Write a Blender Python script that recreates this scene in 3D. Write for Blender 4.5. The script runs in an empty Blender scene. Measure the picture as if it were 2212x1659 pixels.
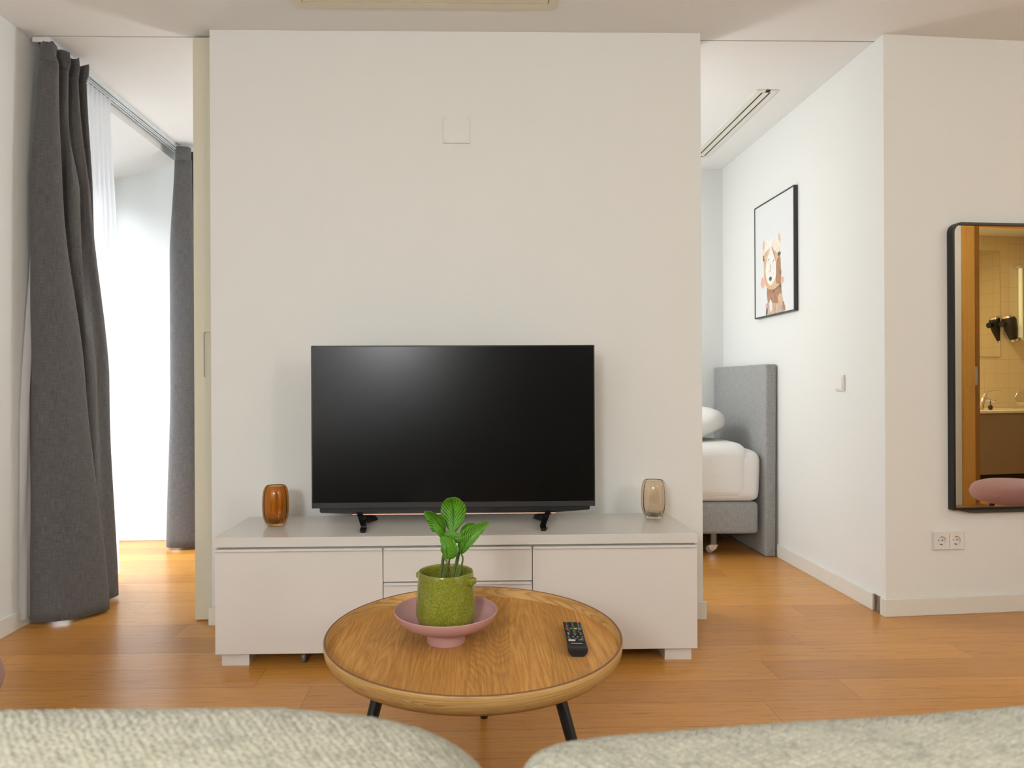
import bpy, bmesh, math, random
from mathutils import Vector, Matrix
random.seed(7)
PI = math.pi
sc = bpy.context.scene
COL = sc.collection

# ------------------------------------------------------------------ helpers
def link(name, me, parent=None):
    o = bpy.data.objects.new(name, me)
    COL.objects.link(o)
    if parent is not None:
        o.parent = parent
        o.matrix_parent_inverse = abs_mat(parent).inverted()
    return o
def abs_mat(o):
    m = o.matrix_basis.copy()
    if o.parent is not None:
        m = abs_mat(o.parent) @ o.matrix_parent_inverse @ m
    return m
def tag(o, label=None, cat=None, group=None, kind=None):
    if label: o['label'] = label
    if cat: o['category'] = cat
    if group: o['group'] = group
    if kind: o['kind'] = kind
    return o
def empty(name, loc, label, cat, group=None):
    o = bpy.data.objects.new(name, None)
    o.empty_display_size = .05
    COL.objects.link(o)
    o.location = loc
    return tag(o, label, cat, group)
def mk(name, bm, mats, parent=None, smooth=False, mods=()):
    me = bpy.data.meshes.new(name)
    bmesh.ops.recalc_face_normals(bm, faces=bm.faces)
    bm.to_mesh(me); bm.free()
    for m in (mats if isinstance(mats, (list, tuple)) else [mats]): me.materials.append(m)
    if smooth:
        for p in me.polygons: p.use_smooth = True
        if smooth != 'full':
            try: me.set_sharp_from_angle(angle=math.radians(38))
            except Exception: pass
    return link(name, me, parent)
def NB(): return bmesh.new()
def box(bm, x0, x1, y0, y1, z0, z1, bev=0.0, seg=2, mi=0, M=None):
    t = bmesh.new()
    v = [t.verts.new((x, y, z)) for z in (z0, z1) for y in (y0, y1) for x in (x0, x1)]
    for f in ((0,2,3,1),(4,5,7,6),(0,1,5,4),(2,6,7,3),(0,4,6,2),(1,3,7,5)):
        t.faces.new([v[i] for i in f])
    if bev > 0:
        bmesh.ops.bevel(t, geom=list(t.edges), offset=bev, segments=seg, profile=.5, affect='EDGES')
    for f in t.faces: f.material_index = mi
    if M is not None: bmesh.ops.transform(t, matrix=M, verts=t.verts)
    join(bm, t); return bm
def join(bm, t):
    me = bpy.data.meshes.new('tmp'); t.to_mesh(me); t.free()
    bm.from_mesh(me); bpy.data.meshes.remove(me)
def lathe(bm, prof, seg=48, c=(0,0,0), mi=0, M=None, flute=None):
    t = bmesh.new(); rings = []
    for i, (r, z) in enumerate(prof):
        if r < 1e-6: rings.append([t.verts.new((0, 0, z))])
        else:
            ring = []
            for k in range(seg):
                a = 2*PI*k/seg
                rr = r*(1+(flute(i, a) if flute else 0))
                ring.append(t.verts.new((rr*math.cos(a), rr*math.sin(a), z)))
            rings.append(ring)
    for a, b in zip(rings, rings[1:]):
        if len(a) == 1 and len(b) == 1: continue
        for k in range(seg):
            j = (k+1) % seg
            if len(a) == 1: t.faces.new((a[0], b[j], b[k]))
            elif len(b) == 1: t.faces.new((a[k], a[j], b[0]))
            else: t.faces.new((a[k], a[j], b[j], b[k]))
    for f in t.faces: f.material_index = mi
    T = Matrix.Translation(c)
    bmesh.ops.transform(t, matrix=(T if M is None else M @ T), verts=t.verts)
    join(bm, t); return bm
def tube(bm, pts, rad, seg=12, mi=0, cap=True):
    pts = [Vector(p) for p in pts]
    if not isinstance(rad, (list, tuple)): rad = [rad]*len(pts)
    up = None; rings = []
    for i, p in enumerate(pts):
        d = (pts[min(i+1, len(pts)-1)]-pts[max(i-1, 0)]).normalized()
        if up is None: up = Vector((0,0,1)) if abs(d.z) < .9 else Vector((1,0,0))
        s = d.cross(up).normalized(); u = s.cross(d).normalized(); up = u
        rings.append([bm.verts.new(p+(s*math.cos(2*PI*k/seg)+u*math.sin(2*PI*k/seg))*rad[i]) for k in range(seg)])
    fs = []
    for a, b in zip(rings, rings[1:]):
        for k in range(seg): fs.append(bm.faces.new((a[k], a[(k+1)%seg], b[(k+1)%seg], b[k])))
    if cap: fs += [bm.faces.new(rings[0][::-1]), bm.faces.new(rings[-1])]
    for f in fs: f.material_index = mi
    return bm
def crom(P, n):
    P = [Vector(p) for p in P]; out = []
    m = len(P)-1
    for q in range(n+1):
        t = q/n*m; i = min(int(t), m-1); f = t-i
        a, b, c, d = P[max(i-1,0)], P[i], P[i+1], P[min(i+2,m)]
        out.append(.5*((2*b)+(c-a)*f+(2*a-5*b+4*c-d)*f*f+(3*b-a-3*c+d)*f**3))
    return out
def copy_tree(o, parent=None):
    c = o.copy(); COL.objects.link(c)
    if parent is not None: c.parent = parent
    for ch in list(o.children): copy_tree(ch, c)
    return c

# ------------------------------------------------------------------ materials
class N:
    def __init__(s, name):
        s.m = bpy.data.materials.new(name); s.m.use_nodes = True
        s.nt = s.m.node_tree; s.nt.nodes.clear()
        s.out = s.nt.nodes.new('ShaderNodeOutputMaterial')
        s.b = s.nt.nodes.new('ShaderNodeBsdfPrincipled')
        s.nt.links.new(s.b.outputs[0], s.out.inputs[0])
    def n(s, typ, **kw):
        nd = s.nt.nodes.new(typ)
        for k, v in kw.items(): setattr(nd, k, v)
        return nd
    def l(s, a, b): s.nt.links.new(a, b)
    def set(s, **kw):
        for k, v in kw.items():
            i = s.b.inputs[{'col':'Base Color','rough':'Roughness','met':'Metallic','spec':'Specular IOR Level','coat':'Coat Weight','coatr':'Coat Roughness','trans':'Transmission Weight','ior':'IOR','sheen':'Sheen Weight','em':'Emission Color','ems':'Emission Strength','alpha':'Alpha','sss':'Subsurface Weight'}[k]]
            i.default_value = (*v, 1) if isinstance(v, (tuple, list)) else v
        return s
    def coords(s, scale=(1,1,1), kind='Object', rot=(0,0,0), loc=(0,0,0)):
        tc = s.n('ShaderNodeTexCoord'); mp = s.n('ShaderNodeMapping')
        s.l(tc.outputs[kind], mp.inputs[0])
        mp.inputs['Scale'].default_value = scale; mp.inputs['Rotation'].default_value = rot; mp.inputs['Location'].default_value = loc
        return mp.outputs[0]
    def noise(s, vec, scale, detail=3, rough=.5, dist=0):
        nd = s.n('ShaderNodeTexNoise'); s.l(vec, nd.inputs['Vector'])
        nd.inputs['Scale'].default_value = scale; nd.inputs['Detail'].default_value = detail
        nd.inputs['Roughness'].default_value = rough; nd.inputs['Distortion'].default_value = dist
        return nd.outputs['Fac']
    def ramp(s, fac, stops, interp='LINEAR'):
        r = s.n('ShaderNodeValToRGB'); s.l(fac, r.inputs[0]); e = r.color_ramp; e.interpolation = interp
        while len(e.elements) < len(stops): e.elements.new(.5)
        for el, (p, c) in zip(e.elements, stops):
            el.position = p; el.color = (*c, 1) if len(c) == 3 else c
        return r.outputs[0]
    def mix(s, fac, a, b, mode='MIX'):
        m = s.n('ShaderNodeMix', data_type='RGBA', blend_type=mode)
        for sock, v in ((m.inputs['Factor'], fac), (m.inputs[6], a), (m.inputs[7], b)):
            if isinstance(v, (int, float)): sock.default_value = v
            elif isinstance(v, (tuple, list)): sock.default_value = (*v, 1)
            else: s.l(v, sock)
        return m.outputs[2]
    def math(s, op, a, b=None, c=None):
        m = s.n('ShaderNodeMath', operation=op)
        for i, v in enumerate((a, b, c)):
            if v is None: continue
            if isinstance(v, (int, float)): m.inputs[i].default_value = v
            else: s.l(v, m.inputs[i])
        return m.outputs[0]
    def bump(s, h, strength=.3, dist=.002):
        b = s.n('ShaderNodeBump'); s.l(h, b.inputs['Height'])
        b.inputs['Strength'].default_value = strength; b.inputs['Distance'].default_value = dist
        s.l(b.outputs[0], s.b.inputs['Normal']); return s
    def color(s, c): s.l(c, s.b.inputs['Base Color']); return s
def simple(name, col, rough=.5, **kw):
    return N(name).set(col=col, rough=rough, **kw).m

def wall_mat(name, col, bs=.12):
    m = N(name).set(col=col, rough=.75, spec=.25)
    v = m.coords()
    h = m.math('ADD', m.noise(v, 330, 2, .6), m.math('MULTIPLY', m.noise(v, 5, 2), .6))
    m.bump(h, bs, .0015); return m.m
M_wall = wall_mat('wall_paint', (.82,.825,.80))
M_ceil = wall_mat('ceiling_paint', (.88,.88,.865), .06)
M_trim = simple('trim_white', (.80,.77,.70), .45)
M_cream = simple('cream_door_paint', (.72,.68,.54), .5, spec=.3)
M_white = simple('white_plastic', (.82,.80,.76), .35)
M_rail = simple('white_aluminium', (.75,.78,.80), .35, met=.2)
M_black = simple('black_satin', (.012,.012,.012), .38)
M_blackp = simple('black_plastic', (.012,.012,.014), .35)
M_glossb = simple('gloss_black', (.006,.006,.007), .12)
M_chrome = simple('chrome', (.8,.8,.8), .12, met=1)
M_steel = simple('brushed_steel', (.55,.55,.53), .32, met=.9)
M_darkgap = simple('dark_recess', (.05,.045,.04), .8)
M_copper = simple('copper_strip', (.95,.55,.42), .4)
M_lacq = N('white_lacquer').set(col=(.70,.67,.63), rough=.16, spec=.45).m
M_lacqf = N('white_lacquer_front').set(col=(.74,.70,.66), rough=.3, spec=.4).m

# bamboo floor
def floor_mat():
    m = N('bamboo_floor')
    at = m.n('ShaderNodeAttribute', attribute_name='plank')
    sp = m.n('ShaderNodeSeparateColor'); m.l(at.outputs['Color'], sp.inputs[0])
    uv = m.n('ShaderNodeUVMap', uv_map='seam'); sx = m.n('ShaderNodeSeparateXYZ'); m.l(uv.outputs[0], sx.inputs[0])
    off = m.n('ShaderNodeCombineXYZ'); m.l(m.math('MULTIPLY', sp.outputs[0], 37.), off.inputs[0]); m.l(m.math('MULTIPLY', sp.outputs[1], 19.), off.inputs[2])
    tc = m.n('ShaderNodeTexCoord'); ad = m.n('ShaderNodeVectorMath', operation='ADD')
    m.l(tc.outputs['Object'], ad.inputs[0]); m.l(off.outputs[0], ad.inputs[1])
    def mp(sc_):
        k = m.n('ShaderNodeMapping'); m.l(ad.outputs[0], k.inputs[0]); k.inputs['Scale'].default_value = sc_; return k.outputs[0]
    fine = m.noise(mp((3,220,1)), 1, 4, .65)
    strip = m.noise(mp((.8,60,1)), 1, 2, .5)
    fl = m.noise(mp((8,90,1)), 1, 3, .7)
    base = m.ramp(fine, [(.25,(.50,.205,.032)), (.5,(.62,.275,.050)), (.78,(.72,.345,.080))])
    base = m.mix(m.ramp(strip, [(.35,(0,0,0)),(.7,(.5,.5,.5))]), base, (.66,.31,.065))
    base = m.mix(m.ramp(fl, [(.55,(0,0,0)),(.72,(.65,.65,.65))]), base, (.34,.14,.028))
    tint = m.ramp(sp.outputs[0], [(0,(.80,.76,.70)),(.5,(1,1,1)),(1,(1.0,1.05,1.08))])
    base = m.mix(1., base, tint, 'MULTIPLY')
    # seam lines from the UV (metres from the plank's edges)
    e1 = m.math('LESS_THAN', sx.outputs[1], .0016)
    e2 = m.math('LESS_THAN', sx.outputs[0], .0016)
    e = m.math('MAXIMUM', e1, e2)
    base = m.mix(m.math('MULTIPLY', e, .8), base, (.12,.05,.02))
    m.color(base)
    m.set(spec=.4, coat=.34, coatr=.22)
    m.l(m.math('ADD', m.math('MULTIPLY', fine, .10), .30), m.b.inputs['Roughness'])
    m.bump(m.math('SUBTRACT', m.math('MULTIPLY', fine, .3), e), .10, .001)
    return m.m
M_floor = floor_mat()

def oak_mat(name, rot=0., base3=((.40,.18,.046),(.58,.28,.075),(.76,.41,.125)), planks=.0, loc=(0,0,0), sc_=(1,1,1)):
    m = N(name)
    v = m.coords(rot=(0,0,rot), loc=loc, scale=sc_)
    sx = m.n('ShaderNodeSeparateXYZ'); m.l(v, sx.inputs[0])
    if planks:
        cell = m.math('FLOOR', m.math('DIVIDE', sx.outputs[0], planks))
        wn = m.n('ShaderNodeTexWhiteNoise', noise_dimensions='1D'); m.l(cell, wn.inputs['W'])
        r = wn.outputs['Value']
    else: r = m.math('ADD', 0., .5)
    cb = m.n('ShaderNodeCombineXYZ')
    m.l(m.math('ADD', sx.outputs[0], m.math('MULTIPLY', r, 3.1)), cb.inputs[0])
    m.l(m.math('ADD', m.math('MULTIPLY', sx.outputs[1], .11), m.math('MULTIPLY', r, 9.)), cb.inputs[1]); m.l(sx.outputs[2], cb.inputs[2])
    big = m.noise(cb.outputs[0], 7, 2, .35, .35)
    rings = m.math('FRACT', m.math('MULTIPLY', big, 30.))
    line = m.ramp(rings, [(0,(.85,.85,.85)),(.3,(.3,.3,.3)),(.7,(0,0,0)),(1,(.85,.85,.85))])
    v2 = m.coords(rot=(0,0,rot), scale=(260*sc_[0],9*sc_[1],9*sc_[2]))
    pore = m.noise(v2, 1, 3, .7)
    c = m.mix(line, base3[2], base3[1])
    c = m.mix(m.ramp(pore, [(.42,(0,0,0)),(.72,(.8,.8,.8))]), c, base3[0])
    c = m.mix(1., c, m.ramp(r, [(0,(.76,.72,.64)),(1,(1.06,1.04,1.0))]), 'MULTIPLY')
    m.color(c).set(rough=.42, spec=.35)
    m.bump(pore, .08, .0006)
    return m.m
M_oak = oak_mat('oak_veneer', rot=.06, planks=.093)
# rim wood: grain runs round the rim (UV based)
def rim_mat():
    m = N('oak_rim')
    uv = m.n('ShaderNodeUVMap', uv_map='UVMap')
    mp = m.n('ShaderNodeMapping'); m.l(uv.outputs[0], mp.inputs[0]); mp.inputs['Scale'].default_value = (1.0,14,1)
    big = m.noise(mp.outputs[0], 1.6, 2, .5, .8)
    rings = m.math('FRACT', m.math('MULTIPLY', big, 17.))
    line = m.ramp(rings, [(0,(1,1,1)),(.3,(.2,.2,.2)),(.8,(0,0,0)),(1,(1,1,1))])
    mp2 = m.n('ShaderNodeMapping'); m.l(uv.outputs[0], mp2.inputs[0]); mp2.inputs['Scale'].default_value = (14,420,1)
    pore = m.noise(mp2.outputs[0], 1, 3, .7)
    c = m.mix(line, (.68,.42,.16), (.46,.25,.075))
    c = m.mix(m.ramp(pore, [(.45,(0,0,0)),(.8,(.6,.6,.6))]), c, (.36,.18,.055))
    m.color(c).set(rough=.45, spec=.35)
    return m.m
M_rim = rim_mat()
M_edge = simple('dark_rim_edge', (.20,.095,.04), .5)
M_beech = oak_mat('beech_door_frame', base3=((.60,.30,.06),(.74,.38,.08),(.82,.45,.10)), sc_=(1,1,.12))

def fabric(name, c1, c2, scale=520, slub=True, rough=.9, alpha=None):
    m = N(name)
    uv = m.n('ShaderNodeUVMap', uv_map='UVMap')
    def mp(s_):
        k = m.n('ShaderNodeMapping'); m.l(uv.outputs[0], k.inputs[0]); k.inputs['Scale'].default_value = s_; return k.outputs[0]
    a = m.noise(mp((22,300,1)), 1, 3, .7); b = m.noise(mp((260,18,1)), 1, 3, .7)
    f = m.math('MULTIPLY', m.math('ADD', a, b), .5)
    m.color(m.ramp(f, [(.36,c1),(.62,c2)])); m.set(rough=rough, spec=.15, sheen=.25)
    m.bump(f, .35, .001)
    if alpha:
        tr = m.n('ShaderNodeBsdfTranslucent'); tr.inputs[0].default_value = (*alpha[1], 1); mx = m.n('ShaderNodeMixShader'); mx.inputs[0].default_value = alpha[0]
        m.l(m.b.outputs[0], mx.inputs[1]); m.l(tr.outputs[0], mx.inputs[2]); m.l(mx.outputs[0], m.out.inputs[0])
    return m
M_curtain = fabric('dark_grey_curtain_cloth', (.085,.078,.075), (.235,.225,.22), alpha=(.28,(.30,.30,.34))).m
M_grey = fabric('grey_bed_upholstery', (.25,.25,.245), (.40,.40,.39)).m

def mix_shader(name, parts):
    m = bpy.data.materials.new(name); m.use_nodes = True; nt = m.node_tree; nt.nodes.clear()
    out = nt.nodes.new('ShaderNodeOutputMaterial'); cur = None
    for typ, col, w, rough in parts:
        n = nt.nodes.new(typ); n.inputs[0].default_value = (*col, 1)
        if rough is not None: n.inputs['Roughness'].default_value = rough
        if cur is None: cur = n.outputs[0]
        else:
            mx = nt.nodes.new('ShaderNodeMixShader'); mx.inputs[0].default_value = w
            nt.links.new(cur, mx.inputs[1]); nt.links.new(n.outputs[0], mx.inputs[2]); cur = mx.outputs[0]
    nt.links.new(cur, out.inputs[0]); return m
M_sheer = mix_shader('sheer_voile', [('ShaderNodeBsdfDiffuse',(.83,.83,.84),0,None), ('ShaderNodeBsdfTranslucent',(.83,.83,.85),.42,None), ('ShaderNodeBsdfTransparent',(1,1,1),.20,None)])
M_pane = mix_shader('window_glass', [('ShaderNodeBsdfTransparent',(.97,.98,.98),0,None), ('ShaderNodeBsdfGlossy',(1,1,1),.05,.02)])
M_mirror = mix_shader('mirror_silver', [('ShaderNodeBsdfGlossy',(.86,.87,.84),0,.0)])

# pixel helper values of the mirror wall: it leaves the corner at 4.5 degrees
WA = math.radians(4.5)
MW = Matrix.Translation((1.87,3.02,0)) @ Matrix.Rotation(WA, 4, 'Z')   # local x along the wall, local -y into the room

# ------------------------------------------------------------------ floor
def build_floor():
    bm = NB(); cl = bm.loops.layers.float_color.new('plank'); uv = bm.loops.layers.uv.new('seam')
    W, L, Y0 = .159, 1.85, 3.025
    known = {0:1.515, -2:1.34, -1:.62, -3:1.925, -4:1.10, -5:1.30, -6:.97, 1:.3}
    rng = random.Random(3)
    for k in range(-36, 13):
        y0 = Y0+k*W; y1 = y0+W
        x = known.get(k, rng.uniform(0, L)); x = x-L*math.ceil((x+2.6)/L)
        while x < 7.8:
            c = rng.random(); d = rng.random()
            a0, a1 = max(x, -2.6), min(x+L, 7.8)
            if a1-a0 > .01:
                f = bm.faces.new([bm.verts.new(p) for p in ((a0,y0,0),(a1,y0,0),(a1,y1,0),(a0,y1,0))])
                for lp, (px, py) in zip(f.loops, ((0,0),(a1-a0,0),(a1-a0,W),(0,W))):
                    lp[cl] = (c, d, 0, 1); lp[uv].uv = (px, py)
            x += L
    o = mk('floor', bm, M_floor); tag(o, kind='structure')
build_floor()
def st(name, bm, mats, **k): return tag(mk(name, bm, mats, **k), kind='structure')

# ------------------------------------------------------------------ walls
H = 2.61
XL = -1.955
bm = NB()
box(bm, -2.10, XL, -2.72, 3.26, 0, 2.70)                  # living part and niche near side
box(bm, -2.55, -2.10, 3.14, 3.26, 0, 2.70)
box(bm, -2.55, XL, 4.69, 5.07, 0, 2.70)                    # far jamb of the window niche
# lintel with sloping soffit
v = [(XL,3.26,2.555),(XL,4.69,2.555),(-2.55,4.69,2.41),(-2.55,3.26,2.41),(XL,3.26,2.70),(XL,4.69,2.70),(-2.55,4.69,2.70),(-2.55,3.26,2.70)]
vv = [bm.verts.new(p) for p in v]
for f in ((0,3,2,1),(4,5,6,7),(0,1,5,4),(2,3,7,6),(0,4,7,3),(1,2,6,5)): bm.faces.new([vv[i] for i in f])
st('wall_left', bm, M_wall)
bm = NB(); box(bm, -1.955, 1.87, 4.95, 5.07, 0, 2.70); st('wall_back', bm, M_wall)
# bedroom right wall with the living corner (same solid as the oblique hall wall)
bm = NB()
e = MW @ Vector((4.6,0,0))
pts = [(1.87,3.02),(e.x,e.y),(e.x,5.07),(1.87,5.07)]
lo = [bm.verts.new((x,y,0)) for x,y in pts]; hi = [bm.verts.new((x,y,2.70)) for x,y in pts]
bm.faces.new(lo[::-1]); bm.faces.new(hi)
for i in range(4): bm.faces.new((lo[i], lo[(i+1)%4], hi[(i+1)%4], hi[i]))
st('wall_right', bm, M_wall)
# central partition: two leaves with the door pocket between
bm = NB()
box(bm, -1.125, 1.045, 3.02, 3.064, 0, H, .002)
box(bm, -1.125, 1.045, 3.118, 3.162, 0, H)
box(bm, .95, 1.040, 3.064, 3.118, 0, H)
st('wall_partition', bm, M_wall)
# living rear wall with window opening
bm = NB()
WX0, WX1, WZ0, WZ1 = -1.90, -.60, .03, 2.40
box(bm, -2.10, WX0, -2.72, -2.60, 0, 2.70); box(bm, WX1, 3.12, -2.72, -2.60, 0, 2.70)
box(bm, WX0, WX1, -2.72, -2.60, WZ1, 2.70); box(bm, WX0, WX1, -2.72, -2.60, 0, WZ0)
st('wall_rear', bm, M_wall)
bm = NB()
box(bm, 3.0, 3.12, -2.60, .66, 0, 2.70); box(bm, 3.12, 4.70, .54, .66, 0, 2.70)
box(bm, 5.50, 7.6, .54, .66, 0, 2.70); box(bm, 4.70, 5.50, .54, .66, 2.45, 2.70)
st('wall_hall', bm, M_wall)
bm = NB(); box(bm, 6.35, 6.47, .66, 3.39, 0, 2.70); st('wall_entrance', bm, M_wall)

def tile_mat(name, c1, c2, grout, ty='XZ'):
    m = N(name)
    tc = m.n('ShaderNodeTexCoord'); sx = m.n('ShaderNodeSeparateXYZ'); m.l(tc.outputs['Object'], sx.inputs[0])
    a = sx.outputs[0 if ty == 'XZ' else 1]
    def ln(s, o): return m.math('LESS_THAN', m.math('FRACT', m.math('DIVIDE', m.math('ADD', s, 10+o), .155)), .022)
    g = m.math('MAXIMUM', ln(a, .0), ln(sx.outputs[2], .03))
    m.color(m.mix(m.math('MULTIPLY', g, .6), c1, grout)).set(rough=.22, spec=.5)
    m.bump(g, -.2, .001); return m.m
M_tile = tile_mat('cream_tiles', (.72,.62,.42), (.7,.6,.4), (.42,.34,.2))
M_tile2 = tile_mat('cream_tiles_side', (.72,.62,.42), (.7,.6,.4), (.42,.34,.2), 'YZ')
bm = NB(); box(bm, 4.4, 7.6, -.67, -.55, 0, 2.70); st('wall_bathroom_back', bm, M_tile)
bm = NB(); box(bm, 6.72, 6.84, -.55, .53, 0, 2.70); box(bm, 4.28, 4.4, -.67, .53, 0, 2.70); st('wall_bathroom_side', bm, M_tile2)
bm = NB(); box(bm, 4.4, 4.70, .525, .539, 0, 2.61); box(bm, 5.50, 6.72, .525, .539, 0, 2.61); box(bm, 4.70, 5.50, .525, .539, 2.46, 2.61); st('wall_bathroom_front', bm, M_tile)

# ------------------------------------------------------------------ ceiling, with the door-track slot
bm = NB()
box(bm, -2.10, 7.6, -2.72, 3.083, H, 2.72)
box(bm, XL, 1.87, 3.094, 4.95, H, 2.72)
box(bm, 1.87, 7.6, 3.083, 3.40, H, 2.72)
box(bm, XL, 1.87, 3.083, 3.094, 2.66, 2.72)
st('ceiling', bm, M_ceil)
bm = NB()
box(bm, XL+.001, -1.14, 3.0835, 3.0935, 2.625, 2.64); box(bm, 1.05, 1.869, 3.0835, 3.0935, 2.625, 2.64)
st('trim_1', bm, M_darkgap)

# ------------------------------------------------------------------ baseboards
def bb(name, x0, x1, y0, y1, h=.078, M=None):
    bm = NB(); box(bm, x0, x1, y0, y1, 0, h, .002, M=M); st(name, bm, M_trim)
bb('baseboard_left', XL, XL+.012, -2.6, 3.24)
bb('baseboard_right', 1.858, 1.87, 3.103, 4.07)
bb('baseboard_corner', 1.858, 1.87, 3.022, 3.045)
bb('baseboard_hall', -.012, 4.5, -.012, 0, M=MW)
bb('baseboard_partition', -1.137, 1.057, 3.008, 3.02)
bb('baseboard_partition_end', -1.137, -1.125, 3.0205, 3.060)
bb('baseboard_niche', -2.42, -1.956, 4.678, 4.69)
bb('baseboard_back', -1.2, 1.77, 4.938, 4.95)
bm = NB(); box(bm, 1.864, 1.8699, 3.046, 3.102, .002, .076)
box(bm, 1.861, 1.8699, 3.046, 3.102, 0, .006); box(bm, 1.859, 1.8699, 3.084, 3.087, .004, .076)
m = N('bare_metal_plate'); f = m.noise(m.coords(scale=(1,90,8)), 1, 3)
m.color(m.ramp(f, [(.3,(.16,.12,.09)),(.7,(.38,.32,.26))])).set(rough=.4, met=.3)
st('trim_2', bm, m.m)

# ------------------------------------------------------------------ windows
def window(name, ax, p, a0, a1, z0, z1, nm):
    o = empty(name, (p, (a0+a1)/2, z0) if ax == 'x' else ((a0+a1)/2, p, z0), None, None)
    o['kind'] = 'structure'
    bm = NB()
    def b(a, c, z, w, t=.03):
        if ax == 'x': box(bm, p-t, p+t, a, c, z, w, .004)
        else: box(bm, a, c, p-t, p+t, z, w, .004)
    b(a0, a1, z0, z0+.07); b(a0, a1, z1-.07, z1); b(a0, a0+.07, z0+.07, z1-.07); b(a1-.07, a1, z0+.07, z1-.07)
    for k in range(1, nm):
        c = a0+(a1-a0)*k/nm; b(c-.035, c+.035, z0+.07, z1-.07)
    mk('window_frame', bm, M_white, o)
    bm = NB()
    if ax == 'x': box(bm, p-.003, p+.003, a0+.07, a1-.07, z0+.07, z1-.07)
    else: box(bm, a0+.07, a1-.07, p-.003, p+.003, z0+.07, z1-.07)
    mk('pane', bm, M_pane, o)
window('window_1', 'x', -2.46, 3.262, 4.688, .0, 2.40, 2)
window('window_2', 'y', -2.66, WX0+.002, WX1-.002, WZ0+.002, WZ1-.002, 2)

# ------------------------------------------------------------------ sliding door in its pocket
d = empty('door_1', (-.7,3.09,0), None, None); d['kind'] = 'structure'
bm = NB()
X0, X1, YF, YB, Z0, Z1 = -1.218, -.25, 3.072, 3.108, .006, 2.600
hx0, hx1, hz0, hz1, dp = -1.176, -1.112, 1.086, 1.289, .010
def rr(x0, x1, z0, z1, r, n=5):
    out = []
    for cx, cz, a in ((x1-r,z0+r,-90),(x1-r,z1-r,0),(x0+r,z1-r,90),(x0+r,z0+r,180)):
        for k in range(n+1):
            t = math.radians(a+90*k/n); out.append((cx+r*math.cos(t), cz+r*math.sin(t)))
    return out
hole = rr(hx0, hx1, hz0, hz1, .010)
ov = [bm.verts.new((x,YF,z)) for x,z in ((X0,Z0),(X1,Z0),(X1,Z1),(X0,Z1))]
oe = [bm.edges.new((ov[i], ov[(i+1)%4])) for i in range(4)]
iv = [bm.verts.new((x,YF,z)) for x,z in hole]
ie = [bm.edges.new((iv[i], iv[(i+1)%len(iv)])) for i in range(len(iv))]
bmesh.ops.triangle_fill(bm, use_beauty=True, use_dissolve=False, edges=oe+ie)
bv = [bm.verts.new((x,YB,z)) for x,z in ((X0,Z0),(X1,Z0),(X1,Z1),(X0,Z1))]
bm.faces.new(bv)
for i in range(4): bm.faces.new((ov[i], ov[(i+1)%4], bv[(i+1)%4], bv[i]))
mk('door_panel', bm, M_cream, d)
bm = NB()
a = [bm.verts.new((x,YF,z)) for x,z in hole]; b2 = [bm.verts.new((x,YF+dp,z)) for x,z in hole]
for i in range(len(a)): bm.faces.new((a[i], a[(i+1)%len(a)], b2[(i+1)%len(a)], b2[i]))
bm.faces.new(b2)
mk('door_handle', bm, M_cream, d)['label'] = 'recessed pull of the cream sliding door'

# ------------------------------------------------------------------ wall fittings
o = empty('cover_plate', (-.043,3.02,2.17), 'square white junction cover with four screws high on the wall above the television', 'cover plate')
bm = NB(); box(bm, -.101, .015, 3.0130, 3.0203, 2.114, 2.231, .0012); mk('plate', bm, M_wall, o)
for x in (-.094+.004, .004):
    for z in (2.124, 2.221):
        bm = NB(); lathe(bm, [(0,0),(.0018,0),(.0018,.001),(0,.001)], 10, M=Matrix.Translation((x,3.0135,z)) @ Matrix.Rotation(PI/2,4,'X')); mk('screw', bm, M_steel, o)

o = empty('light_switch', (1.87,3.381,1.047), 'white square rocker light switch on the bedroom wall', 'switch')
bm = NB(); box(bm, 1.860, 1.8698, 3.341, 3.421, 1.007, 1.087, .002); mk('switch_plate', bm, M_white, o)
bm = NB(); box(bm, 1.8565, 1.8605, 3.350, 3.412, 1.015, 1.079, .0015, M=Matrix.Translation((1.859,0,1.047)) @ Matrix.Rotation(.03,4,'Y') @ Matrix.Translation((-1.859,0,-1.047))); mk('rocker', bm, M_white, o)

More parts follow.
